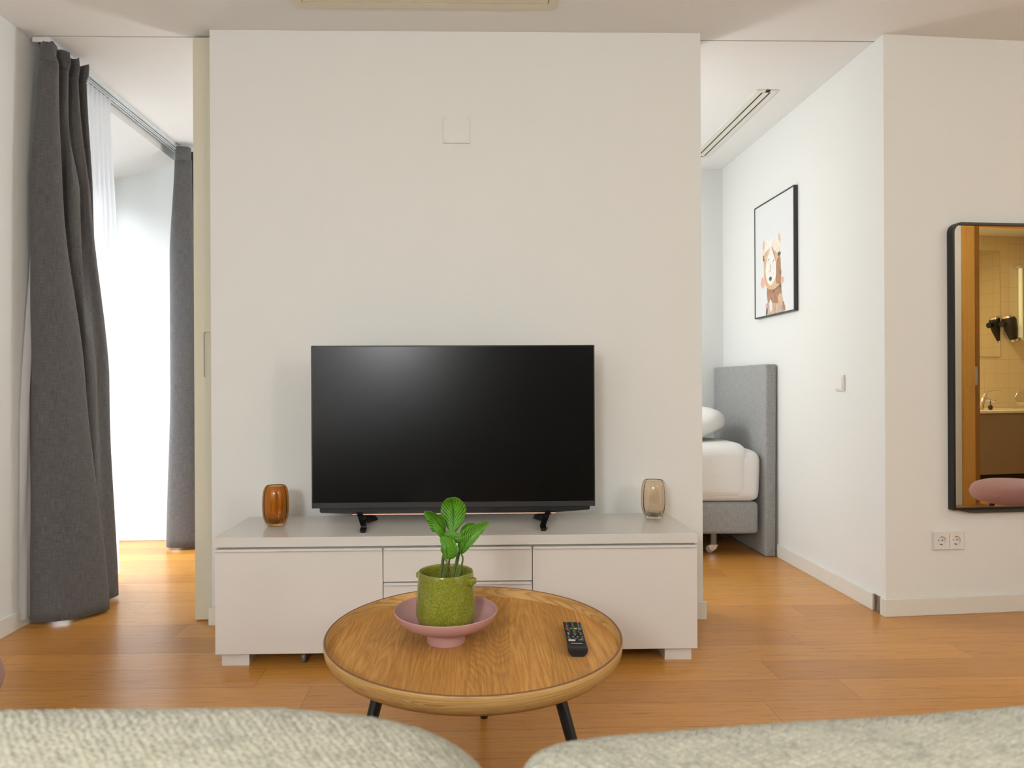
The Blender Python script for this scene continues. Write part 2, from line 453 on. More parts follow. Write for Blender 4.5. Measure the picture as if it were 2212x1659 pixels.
o = empty('power_socket', MW @ Vector((.30,0,.333)), 'double white wall socket under the black framed mirror', 'socket')
bm = NB()
for a in ((.223,.377,.294,.2998),(.223,.377,.3672,.373),(.223,.2292,.2998,.3672),(.3708,.377,.2998,.3672)): box(bm, a[0], a[1], -.0125, -.0002, a[2], a[3], .0008, M=MW)
mk('socket_frame', bm, M_white, o)
for cx in (.2645, .3355):
    bm = NB()
    hole = [(cx+.0195*math.cos(2*PI*k/32), .3335+.0195*math.sin(2*PI*k/32)) for k in range(32)]
    ov = [bm.verts.new((x,-.0115,z)) for x,z in ((cx-.0345,.300),(cx+.0345,.300),(cx+.0345,.367),(cx-.0345,.367))]
    oe = [bm.edges.new((ov[i], ov[(i+1)%4])) for i in range(4)]
    iv = [bm.verts.new((x,-.0115,z)) for x,z in hole]
    ie = [bm.edges.new((iv[i], iv[(i+1)%32])) for i in range(32)]
    bmesh.ops.triangle_fill(bm, use_beauty=True, edges=oe+ie)
    bk = [bm.verts.new((v_.co.x,-.0095,v_.co.z)) for v_ in ov]
    for i in range(4): bm.faces.new((ov[i], ov[(i+1)%4], bk[(i+1)%4], bk[i]))
    dd = [bm.verts.new((x,-.0008,z)) for x,z in hole]
    for i in range(32): bm.faces.new((iv[i], iv[(i+1)%32], dd[(i+1)%32], dd[i]))
    bm.faces.new(dd[::-1])
    bmesh.ops.transform(bm, matrix=MW, verts=bm.verts)
    s = mk('outlet', bm, M_white, o)
    bm = NB()
    for dx in (-.0095, .0095): lathe(bm, [(0,0),(.0028,0),(.0028,.0012),(0,.0012)], 12, M=MW @ Matrix.Translation((cx+dx,-.0009,.3335)) @ Matrix.Rotation(PI/2,4,'X'))
    for dz in (-.018, .018): box(bm, cx-.004, cx+.004, -.009, -.0012, .3335+dz-.0015, .3335+dz+.0015, M=MW)
    mk('contact_holes', bm, M_darkgap, s)

# curtain rail
o = empty('curtain_rail', (-1.9,3.9,2.60), 'white twin-channel curtain rail fixed to the ceiling by the window', 'curtain rail')
bm = NB()
for x0, x1, z0 in ((-1.930,-1.926,2.590),(-1.906,-1.902,2.590),(-1.896,-1.892,2.590),(-1.870,-1.866,2.590)): box(bm, x0, x1, 3.10, 4.64, z0, 2.608)
box(bm, -1.932, -1.864, 3.10, 4.64, 2.604, 2.6098)
for x in (-1.926,-1.910,-1.892,-1.876): box(bm, x, x+.005, 3.10, 4.64, 2.589, 2.5915)
mk('rail', bm, M_rail, o)
bm = NB(); box(bm, -1.935, -1.862, 3.090, 3.0995, 2.587, 2.6095, .002); mk('end_cap', bm, M_white, o)
for y in (3.74, 4.0, 4.28):
    bm = NB(); lathe(bm, [(0,0),(.0035,0),(.003,.002),(0,.002)], 12, c=(-1.899,y,2.6018)); mk('screw', bm, M_steel, o)

# ceiling vents
o = empty('air_vent', (1.603,4.11,H), 'long white two-slot air diffuser in the bedroom ceiling', 'air vent')
bm = NB()
for x0, x1 in ((1.545,1.580),(1.594,1.622),(1.636,1.662)): box(bm, x0, x1, 3.60, 4.66, 2.602, 2.6098, .001)
box(bm, 1.580, 1.636, 3.60, 3.618, 2.602, 2.6098); box(bm, 1.580, 1.636, 4.642, 4.66, 2.602, 2.6098)
mk('vent_frame', bm, simple('vent_paint', (.80,.78,.70), .4), o)
for x0 in (1.580, 1.622):
    bm = NB(); box(bm, x0, x0+.014, 3.618, 4.642, 2.6085, 2.6097); mk('slot', bm, M_darkgap, o)
o = empty('ceiling_grille', (-.16,2.6,H), 'wide cream air grille frame in the living room ceiling', 'air vent')
M_vent = simple('cream_vent', (.80,.74,.58), .45)
bm = NB()
for a in ((-.697,.371,2.790,2.827),(-.697,.371,2.40,2.437),(-.697,-.664,2.437,2.790),(.338,.371,2.437,2.790)): box(bm, a[0], a[1], a[2], a[3], 2.603, 2.6098, .001)
mk('grille_frame', bm, M_vent, o)
bm = NB(); box(bm, -.661, .335, 2.440, 2.787, 2.6035, 2.6070, .001); mk('grille_panel', bm, M_vent, o)
bm = NB(); box(bm, -.663, .337, 2.438, 2.789, 2.6082, 2.6096); mk('duct', bm, M_darkgap, o)

# ------------------------------------------------------------------ curtains
def cloth(name, sections, mat, parent=None, n=90, nz=44, thick=.0022, fold=0.):
    """sections: (z, plan points) from top to bottom, all with the same number of plan points"""
    cs = [(z, crom([(x,y,0) for x,y in p], n)) for z, p in sections]
    zs = [c[0] for c in cs]
    bm = NB(); uv = bm.loops.layers.uv.new('UVMap'); rows = []
    for q in range(nz+1):
        z = zs[0]+(zs[-1]-zs[0])*q/nz
        j = 0
        while j < len(zs)-2 and z < zs[j+1]: j += 1
        t = (zs[j]-z)/(zs[j]-zs[j+1]); t = max(0, min(1, t))
        t = t*t*(3-2*t)*.5+t*.5
        rows.append((z, [a.lerp(b, t) for a, b in zip(cs[j][1], cs[j+1][1])]))
    V = [[bm.verts.new((p.x+fold*.5*math.sin(k*.31+z*40), p.y, z+fold*(math.sin(k*.55)+.6*math.sin(k*.21+1))*max(0, 1-q_/len(rows)*1.0))) for k, p in enumerate(r)] for q_, (z, r) in enumerate(rows)]
    U = [0]
    for a, b in zip(rows[-1][1], rows[-1][1][1:]): U.append(U[-1]+(b-a).length)
    for i in range(nz):
        for k in range(n):
            f = bm.faces.new((V[i][k], V[i+1][k], V[i+1][k+1], V[i][k+1]))
            for lp, (a, b) in zip(f.loops, ((k,i),(k,i+1),(k+1,i+1),(k+1,i))): lp[uv].uv = (U[a], rows[b][0])
    o = mk(name, bm, mat, parent, smooth='full')
    if thick:
        s = o.modifiers.new('thickness', 'SOLIDIFY'); s.thickness = thick; s.offset = 0
    return o
top = [(-1.925,3.125),(-1.900,3.078),(-1.862,3.062),(-1.822,3.085),(-1.845,3.125),(-1.900,3.130),(-1.872,3.155),(-1.820,3.160),(-1.845,3.190),(-1.905,3.195),(-1.870,3.222),(-1.812,3.222),(-1.835,3.252),(-1.900,3.262),(-1.860,3.290),(-1.806,3.290),(-1.890,3.335)]
mid1 = [(-1.935,3.125),(-1.930,3.068),(-1.895,3.042),(-1.835,3.048),(-1.805,3.085),(-1.835,3.120),(-1.885,3.125),(-1.850,3.160),(-1.795,3.150),(-1.785,3.190),(-1.845,3.205),(-1.800,3.235),(-1.770,3.240),(-1.790,3.280),(-1.860,3.300),(-1.800,3.330),(-1.890,3.380)]
mid2 = [(-1.938,3.125),(-1.934,3.066),(-1.890,3.040),(-1.820,3.048),(-1.770,3.090),(-1.745,3.150),(-1.790,3.195),(-1.860,3.190),(-1.840,3.235),(-1.780,3.225),(-1.755,3.260),(-1.775,3.310),(-1.745,3.345),(-1.765,3.390),(-1.850,3.390),(-1.830,3.430),(-1.900,3.460)]
bot = [(-1.938,3.125),(-1.936,3.060),(-1.880,3.036),(-1.800,3.052),(-1.730,3.095),(-1.668,3.205),(-1.730,3.250),(-1.840,3.225),(-1.880,3.265),(-1.840,3.305),(-1.780,3.300),(-1.745,3.355),(-1.738,3.430),(-1.820,3.455),(-1.890,3.430),(-1.860,3.490),(-1.910,3.520)]
head = [(x+.004, y) for x, y in top]
o = empty('curtain', (-1.86,3.2,0), 'dark grey linen curtain gathered beside the left wall, the wide near one', 'curtain', 'grey curtains at the bedroom window')
cl = cloth('cloth', [(2.49,top),(1.95,mid1),(1.1,mid2),(.014,bot)], M_curtain, o, n=150, nz=56)
hd = [(x+(.010 if i % 2 else -.008)*(1 if i > 1 else 0), y+.004*math.sin(i*2.1)) for i, (x, y) in enumerate(top)]
hd[1] = (-1.888,3.082); hd[2] = (-1.860,3.066); hd[3] = (-1.832,3.084)
cloth('heading', [(2.577,hd),(2.53,hd),(2.49,top)], M_curtain, o, n=150, nz=8, fold=.0055)
for k in range(5):
    bm = NB(); y = 3.12+k*.048; box(bm, -1.886, -1.878, y-.004, y+.004, 2.57, 2.5895, .001); mk('hook', bm, M_white, o)
t2 = [(-1.880,4.470),(-1.872,4.425),(-1.842,4.405),(-1.800,4.412),(-1.770,4.440),(-1.805,4.470),(-1.855,4.480),(-1.820,4.510),(-1.770,4.505),(-1.800,4.540),(-1.860,4.550),(-1.820,4.590),(-1.850,4.62)]
b2_ = [(-1.925,4.475),(-1.938,4.428),(-1.905,4.395),(-1.840,4.385),(-1.770,4.400),(-1.720,4.440),(-1.780,4.480),(-1.870,4.490),(-1.850,4.530),(-1.760,4.520),(-1.720,4.560),(-1.800,4.600),(-1.880,4.62)]
m2_ = [(-1.905,4.472),(-1.908,4.428),(-1.875,4.400),(-1.825,4.398),(-1.768,4.420),(-1.762,4.455),(-1.792,4.475),(-1.862,4.485),(-1.835,4.520),(-1.765,4.513),(-1.760,4.550),(-1.810,4.595),(-1.865,4.62)]
o = empty('curtain', (-1.83,4.5,0), 'paler narrow grey curtain at the far rail end beside the sliding door', 'curtain', 'grey curtains at the bedroom window')
cloth('cloth', [(2.49,t2),(1.9,m2_),(1.0,m2_),(.016,b2_)], M_curtain, o, n=110, nz=40)
hd2 = [(x+(.012 if i % 2 else -.008), y) for i, (x, y) in enumerate(t2)]
cloth('heading', [(2.578,hd2),(2.53,hd2),(2.49,t2)], M_curtain, o, n=110, nz=6)
# sheer curtain
def wav(p0, p1, nn, amp, ph=0):
    out = []
    for k in range(nn):
        t = k/(nn-1); out.append((p0[0]+(p1[0]-p0[0])*t+amp*math.sin(k*PI+ph)*(1 if 0 < k else .3), p0[1]+(p1[1]-p0[1])*t))
    return out
def zig(p0, p1, nn, amp):
    return [(p0[0]+(p1[0]-p0[0])*k/(nn-1)+(amp if k % 2 else -amp), p0[1]+(p1[1]-p0[1])*k/(nn-1)) for k in range(nn)]
o = empty('sheer_curtain', (-1.92,3.5,0), 'white translucent net curtain behind the dark grey curtain', 'curtain')
s0 = zig((-1.925,3.14), (-1.915,3.72), 29, .010)
s1 = zig((-1.928,3.10), (-1.905,3.76), 29, .012)
s2 = zig((-1.930,3.00), (-1.900,3.77), 29, .009)
s3 = [(-1.930,2.975)]+zig((-1.934,2.99), (-1.895,3.74), 28, .006)
cloth('voile', [(2.50,s0),(1.9,s1),(.9,s2),(.035,s3)], M_sheer, o, n=190, nz=40, thick=0)
cloth('heading', [(2.585,zig((-1.92,3.15),(-1.912,3.72),29,.009)),(2.50,s0)], M_sheer, o, n=190, nz=5, thick=0)

# ------------------------------------------------------------------ TV bench
o = empty('television_bench', (-.04,2.75,0), 'long low white lacquered bench with doors and drawers under the television', 'sideboard')
bx0, bx1, by0, by1 = -.943, .864, 2.551, 2.962
bm = NB(); box(bm, bx0, bx1, by0, by1, .448, .484, .0012); mk('top', bm, M_lacq, o)
bm = NB(); box(bm, bx0+.004, bx1-.004, by0+.022, by1, .056, .4478, .001); mk('body', bm, M_lacq, o)
def front(name, x0, x1, z0, z1):
    bm = NB(); box(bm, x0, x1, by0+.002, by0+.020, z0, z1, .0008)
    f = mk(name, bm, M_lacqf, o)
    bm = NB(); box(bm, x0+.003, x1-.003, by0-.006, by0+.016, z1+.0002, z1+.0022, .0004); box(bm, x0+.003, x1-.003, by0-.006, by0-.004, z1-.006, z1+.0005, .0004)
    mk('handle', bm, M_steel if False else M_lacqf, f)['label'] = 'slim edge pull'
sx1, sx2 = -.3185, .2395
front('door', bx0+.003, sx1-.0015, .051, .439)
front('door', sx2+.0015, bx1-.003, .051, .439)
for z0, z1 in ((.314,.439),(.184,.308),(.051,.178)): front('drawer', sx1+.0015, sx2-.0015, z0, z1)
for x in (bx0+.019, bx1-.121):
    for y in (by0+.024, by1-.124):
        bm = NB(); box(bm, x, x+.102, y, y+.10, 0, .0555, .001); mk('foot', bm, M_lacqf, o)
bm = NB(); lathe(bm, [(0,-.008),(.019,-.008),(.022,-.005),(.022,.005),(.019,.008),(0,.008)], 24, M=Matrix.Translation((-.622,2.60,.0222)) @ Matrix.Rotation(PI/2,4,'Y'))
box(bm, -.634, -.610, 2.592, 2.606, .036, .0555, .003)
mk('support_wheel', bm, simple('grey_rubber', (.12,.12,.12), .4), o)['label'] = 'small grey wheel under the bench'

# ------------------------------------------------------------------ television
TX0, TX1, TY = -.626, .513, 2.745
o = empty('television', (-.056,TY,.484), 'large flat black television standing on the white bench', 'television')
def screen_mat():
    m = N('dark_screen').set(col=(.0015,.0015,.0015), rough=.26, spec=.35)
    return m.m
bm = NB(); box(bm, TX0, TX1, TY, TY+.026, .555, 1.206, .003); box(bm, TX0+.2, TX1-.2, TY+.026, TY+.06, .60, 1.0, .01); mk('housing', bm, M_blackp, o)
bm = NB(); box(bm, TX0+.006, TX1-.006, TY-.0016, TY, .578, 1.201, .0005); mk('screen', bm, screen_mat(), o)
bm = NB()
xs = [(TX0+.032,.542),(TX0+.036,.537),(-.463,.532),(.352,.532),(TX1-.026,.541),(TX1-.022,.546),(TX1-.022,.5548),(TX0+.032,.5548)]
fr = [bm.verts.new((x,TY+.001,z)) for x,z in xs]; bk = [bm.verts.new((x,TY+.024,z)) for x,z in xs]
bm.faces.new(fr); bm.faces.new(bk[::-1])
for i in range(8): bm.faces.new((fr[i], fr[(i+1)%8], bk[(i+1)%8], bk[i]))
mk('lower_bezel', bm, M_blackp, o)
bm = NB(); box(bm, TX0+.002, TX1-.002, TY-.0018, TY-.0001, .556, .577, .0003); mk('bezel_strip', bm, simple('bezel', (.022,.021,.021), .5), o)
bm = NB(); box(bm, -.463, .352, TY-.0015, TY+.020, .5275, .5318, .0004); mk('accent_strip', bm, M_copper, o)['label'] = 'copper coloured strip along the lower edge'
def tvfoot(sx, xt, xf, xb):
    bm = NB()
    def bar(p, q, w, h):
        p, q = Vector(p), Vector(q); d = (q-p).normalized(); s = Vector((1,0,0)); u = s.cross(d).normalized()
        r = []
        for c in (p, q): r.append([bm.verts.new(c+s*a*w+u*b*h) for a, b in ((-1,-1),(1,-1),(.7,1),(-.7,1))])
        for k in range(4): bm.faces.new((r[0][k], r[0][(k+1)%4], r[1][(k+1)%4], r[1][k]))
        bm.faces.new(r[0][::-1]); bm.faces.new(r[1])
    bar((xt,TY+.008,.530), (xf,2.638,.4965), .0115, .0105)
    bar((xf,2.642,.4955), (xf,2.614,.4895), .0120, .0053)
    bar((xt,TY+.008,.530), (xb,2.862,.4925), .0115, .0080)
    bar((xt+.3*(xb-xt),TY+.01,.5), (xb,2.868,.4895), .014, .005)
    bar((xt+.25*(xb-xt),TY-.02,.516), (xb,2.866,.4905), .006, .004)
    mk('stand_foot', bm, M_glossb, o)
tvfoot(1, -.437, -.402, -.392); tvfoot(-1, .325, .289, .286)

# ------------------------------------------------------------------ glass vases
def vase(name, x, y, z, col, dens, label, s=1.0):
    prof_o = [(.0,0),(.026,0),(.034,.004),(.043,.016),(.0495,.034),(.0525,.060),(.0530,.085),(.0520,.112),(.0490,.138),(.0445,.152),(.0395,.159),(.0375,.1605)]
    prof_i = [(.0345,.158),(.040,.148),(.0455,.130),(.0475,.100),(.0475,.070),(.045,.044),(.039,.026),(.028,.0145),(.0,.0125)]
    P = [(r*s, zz*s) for r, zz in prof_o+prof_i]
    ni = len(prof_o)
    bm = NB()
    lathe(bm, P, 96, c=(x,y,z), flute=lambda i, a: (.022*math.cos(a*14) if ni < i < len(P)-1 else 0))
    m = N(name+'_glass').set(col=col, rough=.02, trans=1., ior=1.42)
    o = mk(name, bm, m.m, smooth=True)
    return tag(o, label, 'vase')
vase('glass_vase', -.776, 2.772, .4842, (.79,.43,.11), 0, 'dark amber ribbed glass vase left of the television')
vase('glass_vase', .778, 2.845, .4842, (.97,.87,.74), 0, 'pale peach ribbed glass vase right of the television')

# ------------------------------------------------------------------ coffee table
TC = Vector((.012,1.752)); TR = .376; TZ = .42; TS = .392
o = empty('coffee_table', (TC.x,TC.y,0), 'round oak tray-top coffee table with splayed black metal legs', 'table')
bm = NB(); lathe(bm, [(0,TS-.016),(TR-.030,TS-.016),(TR-.022,TS-.008),(TR-.0105,TS),(0,TS)], 128, c=(TC.x,TC.y,0)); mk('tabletop', bm, M_oak, o, smooth=True)
def ring(prof, seg, mat, name, par):
    bm = NB(); uv = bm.loops.layers.uv.new('UVMap'); V = []; n = len(prof)
    for k in range(seg):
        a = 2*PI*k/seg; V.append([bm.verts.new((TC.x+r*math.cos(a), TC.y+r*math.sin(a), z)) for r, z in prof])
    for k in range(seg):
        for i in range(n):
            j = (i+1) % n; kk = (k+1) % seg
            f = bm.faces.new((V[k][i], V[kk][i], V[kk][j], V[k][j]))
            for lp, (a, b) in zip(f.loops, ((k,i),(k+1,i),(k+1,i+1),(k,i+1))):
                lp[uv].uv = (a*2*PI*TR/seg, b*.02)
    return mk(name, bm, mat, par, smooth=True)
ring([(TR-.0095,TS+.0005),(TR-.0075,TZ-.002),(TR-.006,TZ-.0005),(TR-.002,TZ-.0005),(TR-.0003,TZ-.003),(TR,TZ-.012),(TR-.0025,TZ-.026),(TR-.010,TZ-.040),(TR-.022,TZ-.050),(TR-.036,TZ-.054),(TR-.036,TS-.0165),(TR-.012,TS-.005)], 160, M_rim, 'rim', o)
ring([(TR-.0065,TZ-.0008),(TR-.0058,TZ+.0002),(TR-.0022,TZ+.0002),(TR-.0012,TZ-.0012)], 160, M_edge, 'rim_edge', o)['label'] = 'darker top edge of the rim'
for fx, fy, tx, ty in ((-.296,1.55,-.200,1.66), (.297,1.55,.197,1.66), (.047,2.150,.03,1.95)):
    bm = NB(); tube(bm, [(tx,ty,TS-.0165),(tx+(fx-tx)*.94,ty+(fy-ty)*.94,.0242),(fx,fy,.004),(fx,fy,.0)], [.0155,.0125,.0120,.0115], 20); mk('leg', bm, M_black, o, smooth=True)
for fx, fy in ((-.200,1.66),(.197,1.66),(.03,1.95)):
    bm = NB(); box(bm, fx-.035, fx+.035, fy-.035, fy+.035, TS-.0195, TS-.0162, .001); mk('mounting_plate', bm, M_black, o)

# ------------------------------------------------------------------ pedestal bowl
BX, BY = -.0585, 1.752
z0 = TS+.0003
bm = NB()
lathe(bm, [(0,z0+.003),(.045,z0+.003),(.0485,z0),(.0492,z0+.002),(.0492,z0+.028),(.052,z0+.0315),(.080,z0+.037),(.105,z0+.047),(.121,z0+.059),(.1305,z0+.074),(.1325,z0+.0815),(.1315,z0+.0825),(.1300,z0+.0815),(.1275,z0+.074),(.118,z0+.0605),(.102,z0+.0495),(.078,z0+.0405),(.05,z0+.0385),(0,z0+.0385)], 96, c=(BX,BY,0))
tag(mk('pedestal_bowl', bm, simple('dusty_pink_enamel', (.56,.31,.30), .38, spec=.4), smooth=True), 'dusty pink footed bowl on the coffee table holding the green pot', 'bowl')

# ------------------------------------------------------------------ green pot
def pot_mat():
    m = N('green_glaze')
    v = m.coords()
    vo = m.n('ShaderNodeTexVoronoi'); m.l(v, vo.inputs['Vector']); vo.inputs['Scale'].default_value = 620
    wn = m.n('ShaderNodeTexWhiteNoise'); m.l(vo.outputs['Color'], wn.inputs['Vector'])
    blob = m.noise(v, 14, 3)
    base = m.ramp(blob, [(.3,(.17,.185,.012)),(.7,(.27,.28,.035))])
    dark = m.math('MULTIPLY', m.math('LESS_THAN', vo.outputs['Distance'], .5), m.math('LESS_THAN', wn.outputs['Value'], .2))
    lite = m.math('MULTIPLY', m.math('LESS_THAN', vo.outputs['Distance'], .42), m.math('GREATER_THAN', wn.outputs['Value'], .86))
    c = m.mix(m.math('MULTIPLY', dark, .85), base, (.03,.035,.01))
    c = m.mix(m.math('MULTIPLY', lite, .7), c, (.50,.48,.15))
    m.color(c).set(rough=.16, spec=.55); return m.m
M_pot = pot_mat()
pz = z0+.0388
PX_, PY_ = -.0580, 1.752
o = empty('plant_pot', (PX_,PY_,pz), 'speckled olive green ceramic pot with two lugs standing in the pink bowl', 'plant pot')
bm = NB()
lathe(bm, [(0,pz+.001),(.050,pz),(.060,pz+.003),(.0705,pz+.014),(.0765,pz+.029),(.0772,pz+.040),(.0755,pz+.068),(.0715,pz+.122),(.0700,pz+.1375),(.0690,pz+.1405),(.0660,pz+.1415),(.0625,pz+.1400),(.0610,pz+.1365),(.0625,pz+.120),(.066,pz+.080),(.067,pz+.05),(0,pz+.047)], 96, c=(PX_,PY_,0))
mk('pot_body', bm, M_pot, o, smooth=True)
for ang in (-28, 152):
    Mx = Matrix.Translation((PX_,PY_,0)) @ Matrix.Rotation(math.radians(ang), 4, 'Z')
    bm = NB(); box(bm, .067, .0835, -.013, .013, pz+.115, pz+.131, .004, 3, M=Mx); box(bm, .067, .074, -.009, .009, pz+.105, pz+.118, .003, 2, M=Mx); mk('lug', bm, M_pot, o, smooth=True)

# ------------------------------------------------------------------ plant
def leaf_mat():
    m = N('striped_leaf')
    uv = m.n('ShaderNodeUVMap', uv_map='UVMap'); sx = m.n('ShaderNodeSeparateXYZ'); m.l(uv.outputs[0], sx.inputs[0])
    av = m.math('ABSOLUTE', sx.outputs[1])
    nz = m.noise(uv.outputs[0], 4, 2)
    ph = m.math('ADD', m.math('SUBTRACT', m.math('MULTIPLY', sx.outputs[0], 9.5), m.math('MULTIPLY', m.math('POWER', av, .75), 4.2)), m.math('MULTIPLY', nz, .8))
    s = m.math('ABSOLUTE', m.math('SUBTRACT', m.math('FRACT', ph), .5))
    line = m.ramp(s, [(0,(1,1,1)),(.09,(.75,.75,.75)),(.2,(0,0,0))])
    tone = m.ramp(m.noise(uv.outputs[0], 2.2, 2), [(.3,(.022,.11,.003)),(.7,(.085,.27,.006))])
    c = m.mix(m.math('MULTIPLY', line, .6), tone, (.26,.50,.07))
    mid = m.ramp(av, [(0,(1,1,1)),(.05,(.6,.6,.6)),(.12,(0,0,0))])
    c = m.mix(mid, c, (.02,.10,.008))
    m.color(c).set(rough=.42, spec=.3, sss=.0)
    m.bump(s, .25, .002); return m.m
M_leaf = leaf_mat()
M_stem = simple('leaf_stalk', (.10,.15,.035), .5)
def PT(x, y, dy=0.):      # image point on the plant to metres, at the plant's own depth
    Y = 1.752+dy; k = Y/1475.
    return Vector(((x-1043)*k+.0223*Y, Y, 1.05-(y-829.8)*k))
plant = empty('potted_plant', (PX_,PY_,pz+.05), 'small striped green leafy plant growing in the olive pot', 'plant')
bm = NB(); lathe(bm, [(0,pz+.0475),(.0665,pz+.0475),(.0655,pz+.062),(.05,pz+.067),(0,pz+.069)], 40, c=(PX_,PY_,0)); mk('soil', bm, simple('dark_soil', (.05,.045,.02), .9), plant)
def leaf(mid, wL, wR, side, cup=.25, wave=.0):
    """mid: midrib points; wL/wR half widths (m) along it; side: left direction"""
    n, mv = 26, 8
    C = crom(mid, n)
    def prof(w, t):
        f = t*(len(w)-1); i = min(int(f), len(w)-2); return w[i]+(w[i+1]-w[i])*(f-i)
    bm = NB(); uv = bm.loops.layers.uv.new('UVMap'); V = []; side = Vector(side).normalized()
    for i, p in enumerate(C):
        t = i/n; d = (C[min(i+1,n)]-C[max(i-1,0)]).normalized()
        s = (side-d*side.dot(d)).normalized(); nn = d.cross(s).normalized(); row = []
        e = max(.0, math.sin(PI*min(1, t*1.0)))**.55 if 0 < t < 1 else 0
        for q in range(-mv, mv+1):
            a = q/mv; w = (prof(wL, t) if a > 0 else prof(wR, t))*e
            row.append(bm.verts.new(p+s*a*w+nn*(cup*abs(a)**1.5*w+wave*math.sin(t*14+a*2)*abs(a)*.002)))
        V.append(row)
    for i in range(n):
        for q in range(2*mv):
            f = bm.faces.new((V[i][q], V[i+1][q], V[i+1][q+1], V[i][q+1]))
            for lp, (a, b) in zip(f.loops, ((i,q),(i+1,q),(i+1,q+1),(i,q+1))): lp[uv].uv = (a/n, (b-mv)/mv)
    bmesh.ops.remove_doubles(bm, verts=bm.verts, dist=1e-5)
    lf = mk('leaf', bm, M_leaf, plant, smooth='full')
    s = lf.modifiers.new('t', 'SOLIDIFY'); s.thickness = .0006
    return lf
R_ = (1,0,0)
leaf([PT(976,1154),PT(978,1130,.005),PT(978,1105,.008),PT(976,1088,.004),PT(973,1075,-.008)], [.012,.029,.033,.033,.032], [.010,.029,.034,.033,.029], (-1,0,.05), -.18, 1)
leaf([PT(960,1160,.012),PT(951,1138,.015),PT(938,1119,.012),PT(916,1104,.0)], [.012,.022,.022,.016], [.012,.024,.025,.018], (-.6,.3,-.8), .55, 1)
leaf([PT(957,1165,.0),PT(950,1152,-.01),PT(942,1140,-.012),PT(935,1131,-.010)], [.006,.008,.008,.006], [.006,.010,.010,.006], (-.8,-.1,-.5), .3)
leaf([PT(994,1197,-.01),PT(1006,1172,-.012),PT(1022,1153,-.01),PT(1055,1128,.0)], [.014,.026,.024,.012], [.012,.016,.016,.011], (-.65,.1,.75), .35, 1)
leaf([PT(990,1158,.02),PT(1003,1146,.022),PT(1014,1138,.022),PT(1026,1132,.018)], [.006,.013,.013,.008], [.006,.008,.008,.005], (-.5,.1,.85), .4, 1)
leaf([PT(1002,1157,-.015),PT(988,1160,-.02),PT(972,1155,-.012),PT(952,1150,-.003)], [.008,.010,.010,.007], [.010,.015,.012,.006], (-.1,.35,1), .3, 1)
leaf([PT(964,1208,-.03),PT(963,1190,-.034),PT(961,1175,-.030),PT(950,1160,-.018)], [.012,.014,.013,.008], [.030,.036,.027,.013], (-1,.3,-.1), .28, 1)
leaf([PT(983,1166,-.005),PT(975,1180,-.016),PT(980,1195,-.022),PT(988,1200,-.024)], [.004,.008,.010,.008], [.004,.007,.008,.006], (-1,0,.2), .2)
base = Vector((PX_+.004, PY_-.004, pz+.066))
for tx, ty, dy, wx in ((975,1152,.0,-.003),(962,1153,.012,-.010),(994,1197,-.01,.014),(964,1208,-.03,-.006),(990,1165,.0,.010),(957,1195,-.008,-.014),(985,1185,-.01,.004)):
    e_ = PT(tx, ty, dy); b_ = base+Vector((wx*.22, 0, 0))
    bm = NB(); tube(bm, [tuple(q) for q in crom([b_, b_+Vector((wx*1.1,-.004,.026)), e_+Vector((wx*.3,0,-.018)), e_], 12)], [.0032-.0012*k/12 for k in range(13)], 8); mk('stalk', bm, M_stem, plant, smooth='full')
bm = NB(); tube(bm, [tuple(q) for q in crom([PT(956,1186,-.02), PT(956,1196,-.022), PT(959,1206,-.02), PT(967,1222,-.012), PT(973,1232,-.006)], 14)], [.0035,.0035,.003,.0022,.0016]+[.0015]*10, 8); mk('dry_stalk', bm, simple('brown_stalk', (.30,.17,.07), .6), plant, smooth='full')

# ------------------------------------------------------------------ remote control
RZ = TS+.0004
rc = Vector((.2700,1.738,RZ)); ra = math.radians(4.2)
MR = Matrix.Translation(rc) @ Matrix.Rotation(-ra*1.0, 4, 'Z')
o = empty('remote_control', rc, 'black television remote control lying on the oak table', 'remote control')
bm = NB()
ln, hw = .098, .0245
secs = [(-ln-.003,hw-.0015,.0175),(-ln,hw,.0195),(-ln+.016,hw,.0205),(-.02,hw-.001,.019),(ln-.01,hw-.001,.017),(ln,hw-.0015,.015)]
rows = []
for y, w, h in secs:
    rows.append([bm.verts.new((a*w, y, b)) for a, b in ((-.60,.0),(.60,.0),(.93,h*.45),(1,h*.85),(.95,h),(-.95,h),(-1,h*.85),(-.93,h*.45))])
for a, b in zip(rows, rows[1:]):
    for k in range(8): bm.faces.new((a[k], a[(k+1)%8], b[(k+1)%8], b[k]))
bm.faces.new(rows[0][::-1]); bm.faces.new(rows[-1])
bmesh.ops.transform(bm, matrix=MR, verts=bm.verts)
mk('case', bm, M_blackp, o, smooth=True)
def hz(y):
    for (y0, _, h0), (y1, _, h1) in zip(secs, secs[1:]):
        if y0 <= y <= y1: return h0+(h1-h0)*(y-y0)/(y1-y0)
    return .018
def btn(x, y, w, l, mat, mark=None, h=.0012, name='button'):
    bm = NB(); z = hz(y); box(bm, x-w, x+w, y-l, y+l, z-.0005, z+h, .0005, 2, M=MR); b = mk(name, bm, mat, o)
    if mark:
        bm = NB(); mw, ml = mark; box(bm, x-mw, x+mw, y-ml, y+ml, z+h, z+h+.0001, M=MR); mk('symbol', bm, M_mark, b)
    return b
M_mark = simple('printed_white', (.75,.73,.70), .5)
M_btn = simple('button_black', (.02,.02,.02), .5)
btn(.0155, .0905, .0035, .0022, simple('button_red', (.55,.05,.04), .5))
for j, y in enumerate((.081,.0705,.060,.0495)):
    for x in (-.0155, 0, .0155): btn(x, y, .0048, .0034, M_btn, (.0014,.0011))
